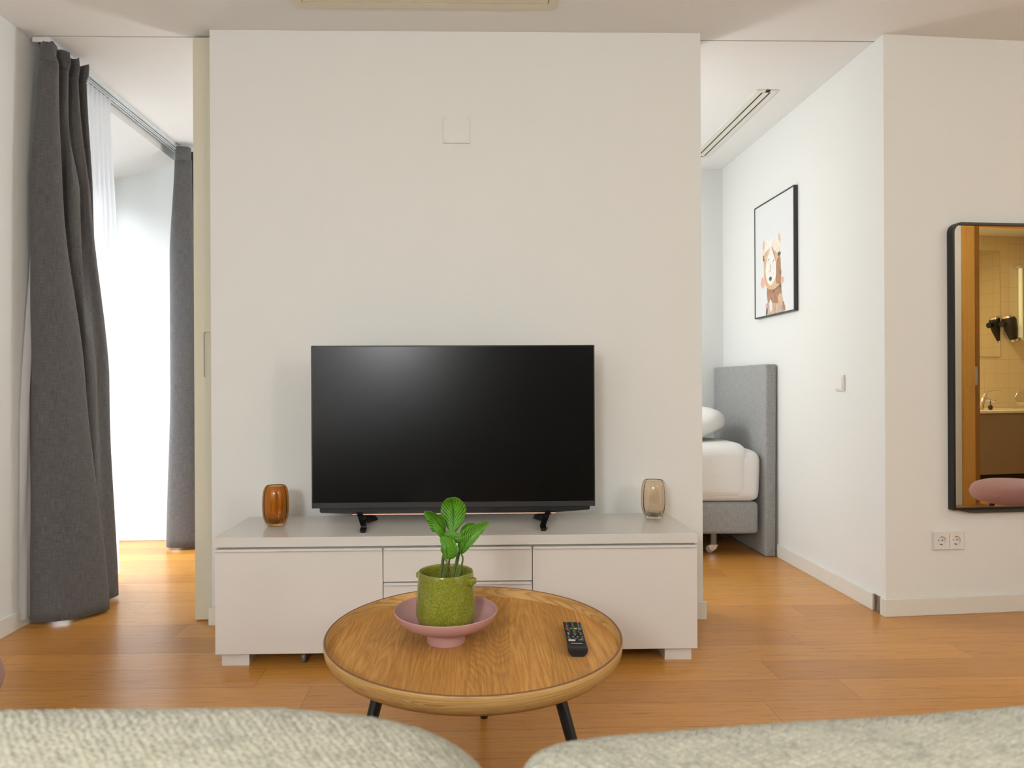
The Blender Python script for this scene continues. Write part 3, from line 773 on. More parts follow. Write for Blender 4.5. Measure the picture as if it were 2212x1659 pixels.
for x, c in ((-.0165,(.50,.04,.05)),(-.0055,(.03,.28,.12)),(.0055,(.75,.55,.05)),(.0165,(.04,.28,.55))): btn(x, .0395, .0042, .0026, simple('button_colour', c, .5))
for x in (-.0155, .0155): btn(x, .028, .0050, .003, M_btn, (.0024,.0010)); btn(x, .0065, .0050, .003, M_btn, (.0022,.0006))
btn(0, .0175, .0052, .0045, M_btn, (.0028,.0009)); btn(0, .0275, .0045, .0028, M_btn, (.0010,.0007)); btn(0, .0075, .0045, .0028, M_btn, (.0010,.0007))
btn(-.0120, .0175, .0030, .0045, M_btn, (.0007,.0010)); btn(.0120, .0175, .0030, .0045, M_btn, (.0007,.0010))
btn(-.0155, -.005, .0048, .0062, M_btn, (.0012,.0028)); btn(.0155, -.005, .0048, .0062, M_btn, (.0010,.0028))
btn(0, -.002, .0045, .0028, M_btn, (.0030,.0008)); btn(0, -.011, .0045, .0028, M_btn, (.0022,.0010))
for x in (-.0172,-.0058,.0058,.0172):
    btn(x, -.0215, .0040, .0026, M_btn, (.0010,.0009)); btn(x, -.0295, .0040, .0026, M_btn, (.0010,.0009))
for x in (-.0150, 0, .0150): btn(x, -.0385, .0052, .0028, M_btn, (.0022,.0009))
b = btn(-.0105, -.0475, .0085, .0034, simple('button_white', (.72,.66,.64), .5), None)
btn(.0125, -.0470, .0070, .0026, M_btn, (.0055,.0009))
bm = NB(); z = hz(-.069); box(bm, -.013, .013, -.0698, -.0682, z+.0001, z+.0003, M=MR); mk('imprint', bm, M_mark, o)

# ------------------------------------------------------------------ picture
o = empty('framed_picture', (1.86,4.08,1.46), 'slim black framed print of a camel on a white ground on the bedroom wall', 'picture')
py0, py1, pz0, pz1 = 3.815, 4.347, 1.457, 2.167
bm = NB()
t_ = .008
for a in ((py0,py1,pz0,pz0+t_),(py0,py1,pz1-t_,pz1),(py0,py0+t_,pz0+t_,pz1-t_),(py1-t_,py1,pz0+t_,pz1-t_)): box(bm, 1.846, 1.8698, a[0], a[1], a[2], a[3], .0008)
mk('picture_frame', bm, simple('black_frame', (.03,.032,.034), .4), o)
cols = {'w':(.78,.79,.80),'cream':(.86,.76,.62),'tan':(.70,.46,.27),'brown':(.40,.21,.12),'dark':(.10,.09,.09),'pale':(.86,.84,.78),'peach':(.85,.50,.34),'rose':(.72,.40,.42),'mauve':(.52,.42,.40)}
ck = list(cols)
def ink(k):
    m = N('print_'+k); v = m.coords(scale=(1,60,22)); f = m.noise(v, 1, 5, .75); c = cols[k]
    m.color(m.ramp(f, [(.25,tuple(x*.72 for x in c)),(.5,c),(.78,tuple(min(.88,x*1.3+.10) for x in c))] if k != 'w' else [(0,c),(1,c)])).set(rough=.55); return m.m
mats = [ink(k) for k in ck]
def pm(x, y):       # position on the sheet from a drawing in which the sheet spans 150..548
    s = (x-150)/396.; t = s*3.83/(s*3.83+(1-s)*4.36)
    yt = 352-240*s; yb = 1500-92*s; v_ = (yb-y)/(yb-yt)
    return (py1-t_-(py1-py0-2*t_)*t, pz0+t_+(pz1-pz0-2*t_)*v_)
bm = NB(); box(bm, 1.8495, 1.856, py0+t_, py1-t_, pz0+t_, pz1-t_); mi = 0
polys = [
 ('mauve',[(280,1472),(276,1400),(290,1345),(302,1300),(440,1240),(450,1300),(472,1370),(472,1424),(430,1434)]),
 ('brown',[(292,1330),(286,1180),(300,1120),(420,1090),(436,1000),(438,1240),(448,1300),(420,1340),(330,1330)]),
 ('tan',[(262,1110),(250,900),(262,830),(300,760),(425,770),(432,880),(436,1010),(425,1140),(350,1200),(290,1180)]),
 ('brown',[(385,900),(428,800),(436,1000),(434,1130),(380,1130),(388,1000)]),
 ('cream',[(235,860),(240,780),(258,700),(300,650),(360,640),(405,690),(434,735),(434,790),(395,800),(360,760),(345,735),(310,770),(290,860),(262,880)]),
 ('tan',[(240,780),(248,700),(258,660),(266,700),(262,770)]),
 ('tan',[(412,700),(408,620),(414,580),(428,620),(430,720)]),
 ('cream',[(384,690),(408,650),(428,690),(434,770),(400,780)]),
 ('dark',[(244,840),(258,828),(268,850),(262,890),(248,900)]),
 ('dark',[(402,800),(420,785),(435,795),(428,830),(405,835)]),
 ('rose',[(255,895),(275,885),(280,930),(262,935)]),
 ('pale',[(300,820),(345,738),(372,800),(385,900),(388,1000),(380,1080),(350,1130),(325,1155),(292,1110),(272,1030),(278,940)]),
 ('brown',[(340,735),(352,740),(378,830),(384,900),(372,850)]),
 ('tan',[(330,742),(300,800),(282,900),(276,960),(290,870),(312,800)]),
 ('dark',[(300,870),(308,866),(310,880),(302,880)]),
 ('dark',[(350,905),(366,862),(368,872),(356,905)]),
 ('dark',[(308,1080),(325,1052),(346,1058),(342,1088),(325,1105)]),
 ('brown',[(326,920),(332,925),(330,990),(318,1010),(316,1005),(326,985)]),
 ('peach',[(218,1130),(232,1070),(258,1055),(272,1090),(268,1150),(245,1190),(226,1170)]),
 ('rose',[(218,1130),(232,1070),(244,1062),(236,1110),(238,1160),(226,1165)]),
 ('peach',[(432,1100),(440,1060),(456,1050),(464,1080),(452,1125),(436,1135)]),
 ('dark',[(428,990),(436,985),(438,1030),(430,1030)]),
 ('tan',[(300,1460),(312,1370),(325,1300),(352,1330),(360,1400),(385,1440)]),
 ('tan',[(372,1440),(385,1360),(402,1330),(425,1400),(418,1432)]),
 ('rose',[(274,1410),(276,1350),(290,1330),(300,1380),(286,1400)]),
 ('brown',[(296,1290),(300,1190),(330,1215),(322,1300),(306,1330)]),
 ('dark',[(352,1205),(392,1170),(428,1135),(436,1150),(434,1215),(396,1235),(366,1240)]),
 ('brown',[(360,1215),(420,1150),(436,1180),(438,1235),(400,1262),(366,1262)]),
 ('tan',[(398,1262),(436,1222),(446,1290),(462,1352),(440,1380),(410,1330)]),
 ('brown',[(446,1300),(462,1342),(474,1400),(466,1424),(448,1400)]),
 ('pale',[(318,1320),(332,1290),(344,1330),(346,1400),(330,1440),(318,1400)]),
 ('dark',[(276,1470),(282,1400),(296,1380),(298,1440),(290,1468)]),
 ('mauve',[(352,1350),(372,1330),(382,1400),(370,1440),(356,1420)]),
 ('tan',[(256,830),(292,770),(312,768),(296,800),(282,870),(270,905),(262,880)]),
 ('pale',[(262,700),(300,655),(345,640),(372,655),(360,720),(330,735),(300,770),(275,800)]),
]
for i, (c, P) in enumerate(polys):
    P2 = [pm(*p) for p in P]
    # round the outline a little
    Q = []
    n_ = len(P2)
    for k in range(n_):
        a, b, c_ = P2[k-1], P2[k], P2[(k+1)%n_]
        Q.append(((a[0]+3*b[0])/4, (a[1]+3*b[1])/4)); Q.append(((3*b[0]+c_[0])/4, (3*b[1]+c_[1])/4))
    vs = [bm.verts.new((1.8494-i*.00002, y, z)) for y, z in Q]
    es = [bm.edges.new((vs[k], vs[(k+1)%len(vs)])) for k in range(len(vs))]
    r_ = bmesh.ops.triangle_fill(bm, use_beauty=True, edges=es)
    for g in r_['geom']:
        if isinstance(g, bmesh.types.BMFace): g.material_index = ck.index(c)
me = bpy.data.meshes.new('print'); bm.to_mesh(me); bm.free()
for m_ in mats: me.materials.append(m_)
link('print', me, o)['label'] = 'painted camel head and neck on white paper'

# ------------------------------------------------------------------ bed
o = empty('bed', (.9,4.5,0), 'single bed with grey upholstered base and white bedding seen beyond the partition', 'bed')
def uvbox(bm, su=1.):
    uv = bm.loops.layers.uv.new('UVMap')
    bm.normal_update()
    for f in bm.faces:
        n = f.normal; ax = max(range(3), key=lambda i: abs(n[i]))
        for lp in f.loops:
            c = lp.vert.co; lp[uv].uv = {0:(c.y,c.z),1:(c.x,c.z),2:(c.x,c.y)}[ax]
    return bm
Y0b, Y1b = 4.088, 4.93
bm = NB(); box(bm, -.10, 1.762, Y0b+.012, Y1b, .132, .325, .024, 4); uvbox(bm); mk('bed_base', bm, M_grey, o, smooth=True)
M_hb = Matrix.Translation((1.80,0,0)) @ Matrix.Rotation(.008,4,'Y') @ Matrix.Translation((-1.80,0,0))
bm = NB(); box(bm, 1.788, 1.853, 4.075, 4.945, .001, 1.162, .010, 3, M=M_hb); uvbox(bm); mk('headboard', bm, M_grey, o, smooth=True)
def blob(name, par, cx, cy, cz, ax, ay, az, e, mat, bumpf=None, rot=None, nu=64, nv=40):
    bm = NB(); uv = bm.loops.layers.uv.new('UVMap'); rows = []
    def sp(v, p): return math.copysign(abs(v)**p, v)
    for i in range(1, nv):
        ph = -PI/2+PI*i/nv; row = []
        for k in range(nu):
            th = 2*PI*k/nu
            p = Vector((ax*sp(math.cos(ph), e[2])*sp(math.cos(th), e[0]), ay*sp(math.cos(ph), e[2])*sp(math.sin(th), e[1]), az*sp(math.sin(ph), e[2])))
            if bumpf: p = bumpf(p)
            row.append(bm.verts.new(p))
        rows.append(row)
    lo = bm.verts.new(bumpf(Vector((0,0,-az))) if bumpf else (0,0,-az)); hi_ = bm.verts.new(bumpf(Vector((0,0,az))) if bumpf else (0,0,az))
    for a, b in zip(rows, rows[1:]):
        for k in range(nu): bm.faces.new((a[k], a[(k+1)%nu], b[(k+1)%nu], b[k]))
    for k in range(nu): bm.faces.new((lo, rows[0][(k+1)%nu], rows[0][k])); bm.faces.new((hi_, rows[-1][k], rows[-1][(k+1)%nu]))
    for f in bm.faces:
        for lp in f.loops: c = lp.vert.co; lp[uv].uv = (c.x, c.z+c.y)
    Mx = Matrix.Translation((cx,cy,cz)) @ (rot or Matrix())
    bmesh.ops.transform(bm, matrix=Mx, verts=bm.verts)
    return mk(name, bm, mat, par, smooth='full')
def sheet_mat(name, c):
    m = N(name); v = m.coords()
    h = m.math('ADD', m.noise(v, 5, 3, .6, .8), m.math('MULTIPLY', m.noise(v, 700, 2), .06))
    m.set(col=c, rough=.85, spec=.15, sheen=.1); m.bump(h, .35, .02); return m.m
M_sheet = sheet_mat('white_cotton', (.84,.82,.79))
def rip(p): return p+Vector((.004*math.sin(p.z*19+p.y*7), .005*math.sin(p.x*23+p.z*9), .006*math.sin(p.x*9+p.y*8)))
bm = NB(); box(bm, -.08, 1.784, Y0b+.006, Y1b-.005, .331, .645, .06, 5); bmesh.ops.subdivide_edges(bm, edges=bm.edges[:], cuts=2, use_grid_fill=True)
for v_ in bm.verts: v_.co = rip(v_.co)
mk('mattress', bm, M_sheet, o, smooth='full')
dv = empty('duvet', (.8,4.5,.3), 'white duvet tucked over the mattress of the single bed', 'bedding')
bm = NB(); box(bm, -.09, 1.712, Y0b-.008, Y1b, .330, .676, .08, 6); bmesh.ops.subdivide_edges(bm, edges=bm.edges[:], cuts=3, use_grid_fill=True)
for v_ in bm.verts:
    c = v_.co; c += Vector((0, .006*math.sin(c.x*14+c.z*5), .010*math.sin(c.x*7+c.y*5)))
    if c.z < .37: c.z += .005*math.sin(c.x*31)
mk('duvet_cover', bm, M_sheet, dv, smooth='full')
pw = blob('pillow', None, 1.36, 4.50, .772, .315, .26, .100, (.62,.62,.75), M_sheet, bumpf=lambda p: p+Vector((0,0,.012*math.sin(p.x*16+p.y*11)))+rip(p)-p, rot=Matrix.Rotation(-.10,4,'Y'))
tag(pw, 'white pillow lying on the bed at the partition edge', 'pillow')
c = (1.497,4.190)
for cx, cy in (c, (.05,4.20), (1.5,4.86), (.05,4.86)):
    k_ = empty('caster', (cx,cy,0), None, None); k_.parent = o; k_.matrix_parent_inverse = Matrix.Translation(-Vector((.9,4.5,0)))
    bm = NB(); lathe(bm, [(0,.055),(.021,.055),(.021,.133),(0,.133)], 24, c=(cx+.018,cy,0)); box(bm, cx-.006, cx+.040, cy-.014, cy+.014, .052, .058, .002); mk('stem', bm, simple('dark_steel', (.22,.21,.20), .35, met=.7), k_, smooth=True)
    bm = NB(); lathe(bm, [(0,-.010),(.021,-.010),(.025,-.006),(.025,.006),(.021,.010),(0,.010)], 28, M=Matrix.Translation((cx-.004,cy,.0252)) @ Matrix.Rotation(PI/2,4,'X')); mk('wheel', bm, simple('grey_wheel', (.33,.33,.32), .4), k_, smooth=True)
    bm = NB()
    P = [(-.006,.020),(.006,.014),(.022,.020),(.034,.034),(.040,.052),(-.004,.053),(-.018,.046)]
    for s_ in (-.0135, .0115):
        a = [bm.verts.new((cx+x,cy+s_,z)) for x,z in P]; b = [bm.verts.new((cx+x,cy+s_+.002,z)) for x,z in P]
        bm.faces.new(a[::-1]); bm.faces.new(b)
        for q in range(len(P)): bm.faces.new((a[q], a[(q+1)%len(P)], b[(q+1)%len(P)], b[q]))
    mk('fork', bm, M_chrome, k_)

# ------------------------------------------------------------------ wall mirror
o = empty('wall_mirror', MW @ Vector((.60,0,.47)), 'tall black framed mirror with rounded corners on the right wall', 'mirror')
def ringface(outer, inner, y0, y1, mat, name, par):
    bm = NB(); n = len(outer)
    A = [[bm.verts.new((x,y,z)) for x,z in P] for P, y in ((outer,y0),(outer,y1),(inner,y1),(inner,y0))]
    for a, b in zip(A, A[1:]+A[:1]):
        for i in range(n): bm.faces.new((a[i], a[(i+1)%n], b[(i+1)%n], b[i]))
    bmesh.ops.transform(bm, matrix=MW, verts=bm.verts)
    return mk(name, bm, mat, par, smooth=True)
mx0, mx1, mz0, mz1 = .303, .900, .474, 1.766
def rtop(x0, x1, z0, z1, r, n=10):
    P = [(x0,z0)]*1+[(x0+(x1-x0)*k/4, z0) for k in range(1,4)]+[(x1,z0)]
    for cx, a in ((x1-r,0),(x0+r,90)):
        for k in range(n+1):
            t = math.radians(a+90*k/n); P.append((cx+r*math.cos(t), z1-r+r*math.sin(t)))
    return P
ringface(rtop(mx0,mx1,mz0,mz1,.045), rtop(mx0+.010,mx1-.010,mz0+.010,mz1-.010,.037), -.0005, -.034, M_black, 'mirror_frame', o)
P = rtop(mx0+.0101,mx1-.0101,mz0+.0101,mz1-.0101,.0365)
bm = NB(); a = [bm.verts.new((x,-.022,z)) for x,z in P]; b = [bm.verts.new((x,-.018,z)) for x,z in P]
bm.faces.new(a); bm.faces.new(b[::-1])
for i in range(len(P)): bm.faces.new((a[i], a[(i+1)%len(P)], b[(i+1)%len(P)], b[i]))
bmesh.ops.transform(bm, matrix=MW, verts=bm.verts); mk('glass', bm, M_mirror, o)
P = [(mx0+.022,.4735),(mx0+.040,.469),(mx0+.075,.4615),(mx0+.11,.459),(mx1-.11,.459),(mx1-.022,.4735)]  # added bar that draws the dark shade below the mirror frame
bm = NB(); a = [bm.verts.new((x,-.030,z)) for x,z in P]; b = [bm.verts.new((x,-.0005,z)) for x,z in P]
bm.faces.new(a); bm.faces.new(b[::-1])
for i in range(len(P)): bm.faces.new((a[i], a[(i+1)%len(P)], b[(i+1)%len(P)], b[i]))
bmesh.ops.transform(bm, matrix=MW, verts=bm.verts); mk('frame_shadow_bar', bm, simple('frame_shadow_grey', (.055,.05,.042), .5), o)['label'] = 'dark grey bar in place of the shade under the frame'

# ------------------------------------------------------------------ stools (one by the left edge, one seen in the mirror)
def pink_mat():
    m = N('dusty_pink_cloth'); v = m.coords()
    f = m.noise(v, 420, 3, .7)
    m.color(m.ramp(f, [(.3,(.36,.16,.14)),(.7,(.60,.31,.28))])).set(rough=.95, spec=.1, sheen=.3); m.bump(f, .4, .001); return m.m
M_pink = pink_mat()
s1_ = empty('stool', (0,0,0), 'dusty pink upholstered stool seen in the mirror', 'stool')
bm = NB(); lathe(bm, [(0,.353),(.20,.353),(.232,.357),(.252,.370),(.262,.388),(.264,.408),(.256,.434),(.236,.454),(.20,.468),(.12,.477),(0,.480)], 72); mk('seat', bm, M_pink, s1_, smooth='full')
bm = NB(); lathe(bm, [(.2615,.401),(.2655,.4035),(.2655,.4055),(.2615,.408)], 72); mk('piping', bm, M_pink, s1_, smooth='full')
for k in range(4):
    a = PI/4+k*PI/2; bm = NB(); tube(bm, [(.15*math.cos(a),.15*math.sin(a),.3535),(.21*math.cos(a),.21*math.sin(a),0)], [.014,.009], 14); mk('leg', bm, M_black, s1_, smooth=True)
s2_ = copy_tree(s1_)
s1_.location = (3.32,2.36,0)
s2_.location = (-1.268,1.42,0); s2_['label'] = 'dusty pink stool cut off by the left edge of the photo'

# ------------------------------------------------------------------ bathroom seen in the mirror
# the door frame
d = empty('door_2', (5.1,.6,0), None, None); d['kind'] = 'structure'
bm = NB()
box(bm, 4.615, 4.727, .6605, .684, 0, 2.55, .002); box(bm, 4.727, 5.465, .6605, .684, 2.43, 2.55, .002); box(bm, 5.465, 5.585, .6605, .684, 0, 2.55, .002)
mk('casing', bm, M_beech, d)
bm = NB(); box(bm, 4.7005, 4.728, .50, .660, 0, 2.45); box(bm, 5.472, 5.4995, .50, .660, 0, 2.45); box(bm, 4.728, 5.472, .50, .660, 2.42, 2.45); mk('jamb', bm, M_beech, d)
bm = NB(); box(bm, 4.728, 4.7295, .585, .612, .99, 1.13); mk('strike_plate', bm, M_steel, d)
bm = NB(); box(bm, 4.729, 4.845, .583, .617, .005, 2.415, .002); lf_ = mk('door_leaf', bm, oak_mat('dark_beech_edge', base3=((.30,.13,.02),(.36,.16,.025),(.42,.20,.035)), sc_=(1,1,.12)), d)  # leaf in darker brown wood than the casing
bm = NB(); box(bm, 4.790, 4.820, .617, .6185, 1.02, 1.18, .0004); mk('lock_plate', bm, M_steel, lf_)
_before = set(bpy.data.objects)
o = empty('vanity_unit', (6.0,-.5,.14), 'taupe bathroom vanity seen in the mirror', 'cabinet')
bm = NB(); box(bm, 5.30, 6.95, -.795, -.27, .14, .738, .003); mk('cabinet_body', bm, simple('taupe_laminate', (.33,.26,.17), .5), o)
bm = NB(); box(bm, 5.33, 6.95, -.795, -.36, 0, .1395); mk('plinth', bm, simple('dark_plinth', (.04,.033,.025), .7), o)
bm = NB(); box(bm, 5.28, 6.97, -.796, -.25, .7385, .768, .006, 3); mk('worktop', bm, simple('white_ceramic', (.85,.80,.68), .12), o)
_b2 = set(bpy.data.objects)
o = empty('basin_tap', (5.83,-.45,.768), 'chrome lever tap on the bathroom vanity seen in the mirror', 'tap')
bm = NB(); tube(bm, [(5.815,-.45,.768),(5.82,-.45,.80),(5.84,-.45,.87),(5.855,-.45,.895)], [.026,.024,.024,.022], 20)
tube(bm, [(5.845,-.45,.885),(5.90,-.44,.872),(5.965,-.43,.850)], [.020,.017,.013], 16); mk('spout', bm, M_chrome, o, smooth=True)
bm = NB(); tube(bm, [(5.86,-.45,.895),(5.872,-.45,.925)], [.022,.019], 18); tube(bm, [(5.872,-.45,.925),(5.90,-.44,.950),(5.95,-.43,.957),(6.03,-.42,.950)], [.012,.008,.006,.004], 12); mk('lever', bm, M_chrome, o, smooth=True)
bm = NB(); lathe(bm, [(0,.7685),(.012,.7685),(.018,.78),(.020,.80),(.014,.812),(.004,.818),(.003,.86),(0,.862)], 20, c=(5.88,-.40,0)); tag(mk('basin_plug', bm, M_black, smooth=True), 'black basin plug below the tap seen in the mirror', 'plug')
for _o in set(bpy.data.objects)-_b2:
    if _o.parent is None: _o.location.x += 0.15
o = empty('bathroom_mirror', (6.3,-.79,1.3), 'frameless bathroom mirror above the vanity, reflected in the wall mirror', 'mirror')
bm = NB(); box(bm, 5.45, 6.57, -.7995, -.789, 1.318, 2.45); mk('glass', bm, M_mirror, o)
_b2 = set(bpy.data.objects)
o = empty('hair_dryer', (6.62,-.75,1.5), 'black hair dryer hanging on a holder beside the bathroom mirror lamp', 'hair dryer')
bm = NB(); tube(bm, [(6.555,-.715,1.735),(6.57,-.715,1.70),(6.60,-.715,1.60),(6.63,-.715,1.50)], [.052,.068,.058,.036], 24); mk('dryer_body', bm, M_black, o, smooth=True)
bm = NB(); tube(bm, [(6.63,-.715,1.50),(6.637,-.715,1.478)], [.037,.034], 24); tube(bm, [(6.550,-.715,1.750),(6.556,-.715,1.733)], [.048,.054], 24); mk('chrome_trim', bm, M_chrome, o, smooth=True)
bm = NB(); tube(bm, [(6.53,-.715,1.665),(6.475,-.715,1.655)], [.022,.030], 16); mk('plug', bm, M_black, o, smooth=True)
bm = NB(); box(bm, 6.58, 6.62, -.7888, -.755, 1.55, 1.63, .004); mk('holder', bm, M_steel, o)
for _o in set(bpy.data.objects)-_b2:
    if _o.parent is None: _o.location.x += 0.03
_b2 = set(bpy.data.objects)
o = empty('tube_lamp', (6.765,-.77,1.5), 'vertical tube lamp beside the bathroom mirror', 'lamp')
bm = NB(); lathe(bm, [(0,1.52),(.018,1.52),(.018,2.26),(0,2.26)], 20, c=(6.765,-.755,0)); mk('tube', bm, simple('frosted_tube', (.72,.72,.42), .4, em=(1,.92,.55), ems=.25), o, smooth=True)
bm = NB(); box(bm, 6.742, 6.788, -.7888, -.735, 1.49, 1.52, .003); box(bm, 6.742, 6.788, -.7888, -.735, 2.26, 2.29, .003); mk('lamp_holder', bm, M_chrome, o)
for _o in set(bpy.data.objects)-_b2:
    if _o.parent is None: _o.location.x += 0.03
_b2 = set(bpy.data.objects)
o = empty('shaving_mirror', (6.28,-.5,.768), 'round chrome shaving mirror standing on the vanity', 'mirror')
Ms = Matrix.Translation((6.30,-.50,.885)) @ Matrix.Rotation(-PI/2-.12,4,'X')
bm = NB(); lathe(bm, [(0,-.004),(.082,-.004),(.085,0),(.082,.004),(0,.004)], 40, M=Ms); mk('rim', bm, M_chrome, o, smooth=True)
bm = NB(); lathe(bm, [(0,.0042),(.078,.0042),(.078,.0048),(0,.0048)], 40, M=Ms); mk('glass', bm, M_mirror, o)
bm = NB(); tube(bm, [(6.20,-.50,.769),(6.212,-.50,.83),(6.216,-.50,.885)], .004, 8); tube(bm, [(6.384,-.50,.885),(6.39,-.50,.83),(6.40,-.50,.769)], .004, 8); tube(bm, [(6.19,-.50,.772),(6.41,-.50,.772)], .0045, 8); mk('stand', bm, M_chrome, o, smooth=True)

for _o in set(bpy.data.objects)-_b2:
    if _o.parent is None: _o.location.x += 0.22
for _o in set(bpy.data.objects)-_before:
    if _o.parent is None: _o.location += Vector((-.26,.25,0))
# ------------------------------------------------------------------ sofa and its loose cushions
def boucle():
    m = N('cream_boucle'); uv = m.n('ShaderNodeUVMap', uv_map='UVMap')
    def mp(s_, r=0):
        k = m.n('ShaderNodeMapping'); m.l(uv.outputs[0], k.inputs[0]); k.inputs['Scale'].default_value = s_; k.inputs['Rotation'].default_value = (0,0,r); return k.outputs[0]
    vo = m.n('ShaderNodeTexVoronoi'); m.l(mp((230,190,1), .5), vo.inputs['Vector']); vo.inputs['Scale'].default_value = 1; vo.inputs['Randomness'].default_value = .55
    big = m.noise(mp((26,42,1), .35), 1, 4, .6)
    fleck = m.noise(mp((120,110,1), .5), 1, 3, .7)
    f = m.math('ADD', m.math('MULTIPLY', big, .55), m.math('MULTIPLY', fleck, .45))
    c = m.ramp(f, [(.34,(.21,.20,.15)),(.46,(.36,.345,.265)),(.66,(.46,.44,.345))])
    c = m.mix(m.ramp(vo.outputs['Distance'], [(.35,(0,0,0)),(.75,(.40,.40,.40))]), c, (.22,.215,.165))
    m.color(c).set(rough=.95, spec=.1, sheen=.3)
    m.bump(m.math('SUBTRACT', 1., vo.outputs['Distance']), .8, .003); return m.m
M_bou = boucle()
o = empty('sofa', (0,.5,0), 'cream woven fabric sofa carrying the two foreground cushions', 'sofa')
bm = NB(); box(bm, -1.25, 1.25, .06, .98, .12, .30, .03, 4); uvbox(bm); mk('sofa_base', bm, M_bou, o, smooth=True)
for x0, x1 in ((-1.04,-.003),(.003,1.04)):
    bm = NB(); box(bm, x0, x1, .20, .99, .3005, .44, .045, 5); uvbox(bm); mk('seat_cushion', bm, M_bou, o, smooth=True)
bm = NB(); box(bm, -1.25, 1.25, .0, .18, .20, .70, .05, 5); uvbox(bm); mk('backrest', bm, M_bou, o, smooth=True)
for x0, x1 in ((-1.27,-1.05),(1.05,1.27)):
    bm = NB(); box(bm, x0, x1, .02, .98, .12, .58, .05, 5); uvbox(bm); mk('armrest', bm, M_bou, o, smooth=True)
for x in (-1.18, 1.18):
    for y in (.12, .90):
        bm = NB(); tube(bm, [(x,y,.1195),(x,y,0)], [.018,.012], 14); mk('leg', bm, M_black, o, smooth=True)
def cushion(x0, x1, yc, half, z0, prof, label):
    """prof: (x, top height) along the cushion"""
    nx, nf = 460, 220
    cz = z0+.17
    def h(x):
        if x <= prof[0][0]: return prof[0][1]
        for (a, b), (c, d) in zip(prof, prof[1:]):
            if a <= x <= c: return b+(d-b)*(x-a)/(c-a)
        return prof[-1][1]
    V, F_, UV = [], [], []
    xm, hx = (x0+x1)/2, (x1-x0)/2
    for i in range(nx+1):
        u = -1+2*i/nx; u = math.sin(u*PI/2)*.35+u*.65
        x = xm+hx*u; e = max(0., 1-abs(u)**44)**(1/9.); ey = max(0., 1-abs(u)**14)**(1/4.)
        hh = h(x)-cz; s_ = 0
        for k in range(nf):
            a = 2*PI*k/nf; c_, n_ = math.cos(a), math.sin(a)
            y = half*math.copysign(abs(c_)**.85, c_)*(.25+.75*ey)*(e**.5 if e > 0 else 0); z = (hh if n_ > 0 else cz-z0)*math.copysign(abs(n_)**.62, n_)*e
            w_ = k/nf*1.25
            d = .0009*math.sin(x*1150+w_*620)*math.sin(w_*1250-x*380)
            nl = math.hypot(c_, n_)
            V.append((x, yc+y+c_*d+.10*z, cz+z+n_*d)); UV.append((x, w_))
    for i in range(nx):
        for k in range(nf):
            q = (k+1) % nf; F_.append((i*nf+k, (i+1)*nf+k, (i+1)*nf+q, i*nf+q))
    F_.append(tuple(range(nf))); F_.append(tuple(nx*nf+k for k in range(nf))[::-1])
    me = bpy.data.meshes.new('sofa_cushion'); me.from_pydata(V, [], F_); me.materials.append(M_bou)
    ul = me.uv_layers.new(name='UVMap')
    li = [0]*len(me.loops); me.loops.foreach_get('vertex_index', li)
    fl = []
    for n_i, vi in enumerate(li):
        u_, w_ = UV[vi]
        fl += [u_, w_]
    # close the seam of the loop direction
    for p in me.polygons:
        if p.loop_total == 4:
            ws = [fl[2*l+1] for l in p.loop_indices]
            if max(ws)-min(ws) > .6:
                for l in p.loop_indices:
                    if fl[2*l+1] < .3: fl[2*l+1] += 1.25
    ul.data.foreach_set('uv', fl)
    for p in me.polygons: p.use_smooth = True
    return tag(link('sofa_cushion', me), label, 'cushion')
cushion(-.72, .0235, .395, .085, .4405, [(-.72,.806),(-.60,.838),(-.45,.846),(-.30,.8473),(-.122,.8458),(-.0625,.8390),(-.0327,.8320),(-.015,.8245),(-.003,.8180),(.008,.8110),(.0235,.801)], 'cream woven sofa cushion in the left foreground')
cushion(.0255, .80, .395, .085, .4405, [(.0245,.814),(.036,.8180),(.060,.8215),(.0867,.8240),(.146,.8275),(.206,.8310),(.295,.8345),(.359,.8390),(.55,.846),(.70,.840),(.80,.80)], 'cream woven sofa cushion in the right foreground')

# ------------------------------------------------------------------ unseen dark box added to darken the television's reflection
o = empty('reflection_dark_box', (1.2,-2.3,0), 'unseen dark box added for the television to reflect', 'reflection_dark_box')
M_dk = simple('dark_box_brown', (.03,.022,.018), .6)
bm = NB(); box(bm, -.45, 2.95, -2.59, -2.02, 0, 2.45); mk('dark_box_body', bm, M_dk, o)
for k in range(4):
    bm = NB(); box(bm, -.44+k*.85, .40+k*.85, -2.0195, -2.0, .06, 2.42, .002); mk('door', bm, M_dk, o)  # front panels of the added dark box
# ------------------------------------------------------------------ light
w = bpy.data.worlds.new('sky'); sc.world = w; w.use_nodes = True
bg = w.node_tree.nodes['Background']; wt = w.node_tree; tc_ = wt.nodes.new('ShaderNodeTexCoord'); sx_ = wt.nodes.new('ShaderNodeSeparateXYZ'); wt.links.new(tc_.outputs['Generated'], sx_.inputs[0])
rp = wt.nodes.new('ShaderNodeValToRGB'); wt.links.new(sx_.outputs[2], rp.inputs[0])
rp.color_ramp.elements[0].position = .10; rp.color_ramp.elements[0].color = (.14,.152,.166,1)
rp.color_ramp.elements[1].position = .34; rp.color_ramp.elements[1].color = (.86,.93,1.0,1)
wt.links.new(rp.outputs[0], bg.inputs[0]); bg.inputs[1].default_value = 8.5
def area(name, loc, rot, sx, sy, power=0, col=(1,1,1), portal=False):
    l = bpy.data.lights.new(name, 'AREA'); l.shape = 'RECTANGLE'; l.size = sx; l.size_y = sy; l.energy = power; l.color = col
    if portal: l.cycles.is_portal = True
    o = bpy.data.objects.new(name, l); COL.objects.link(o); o.location = loc; o.rotation_euler = rot; return o
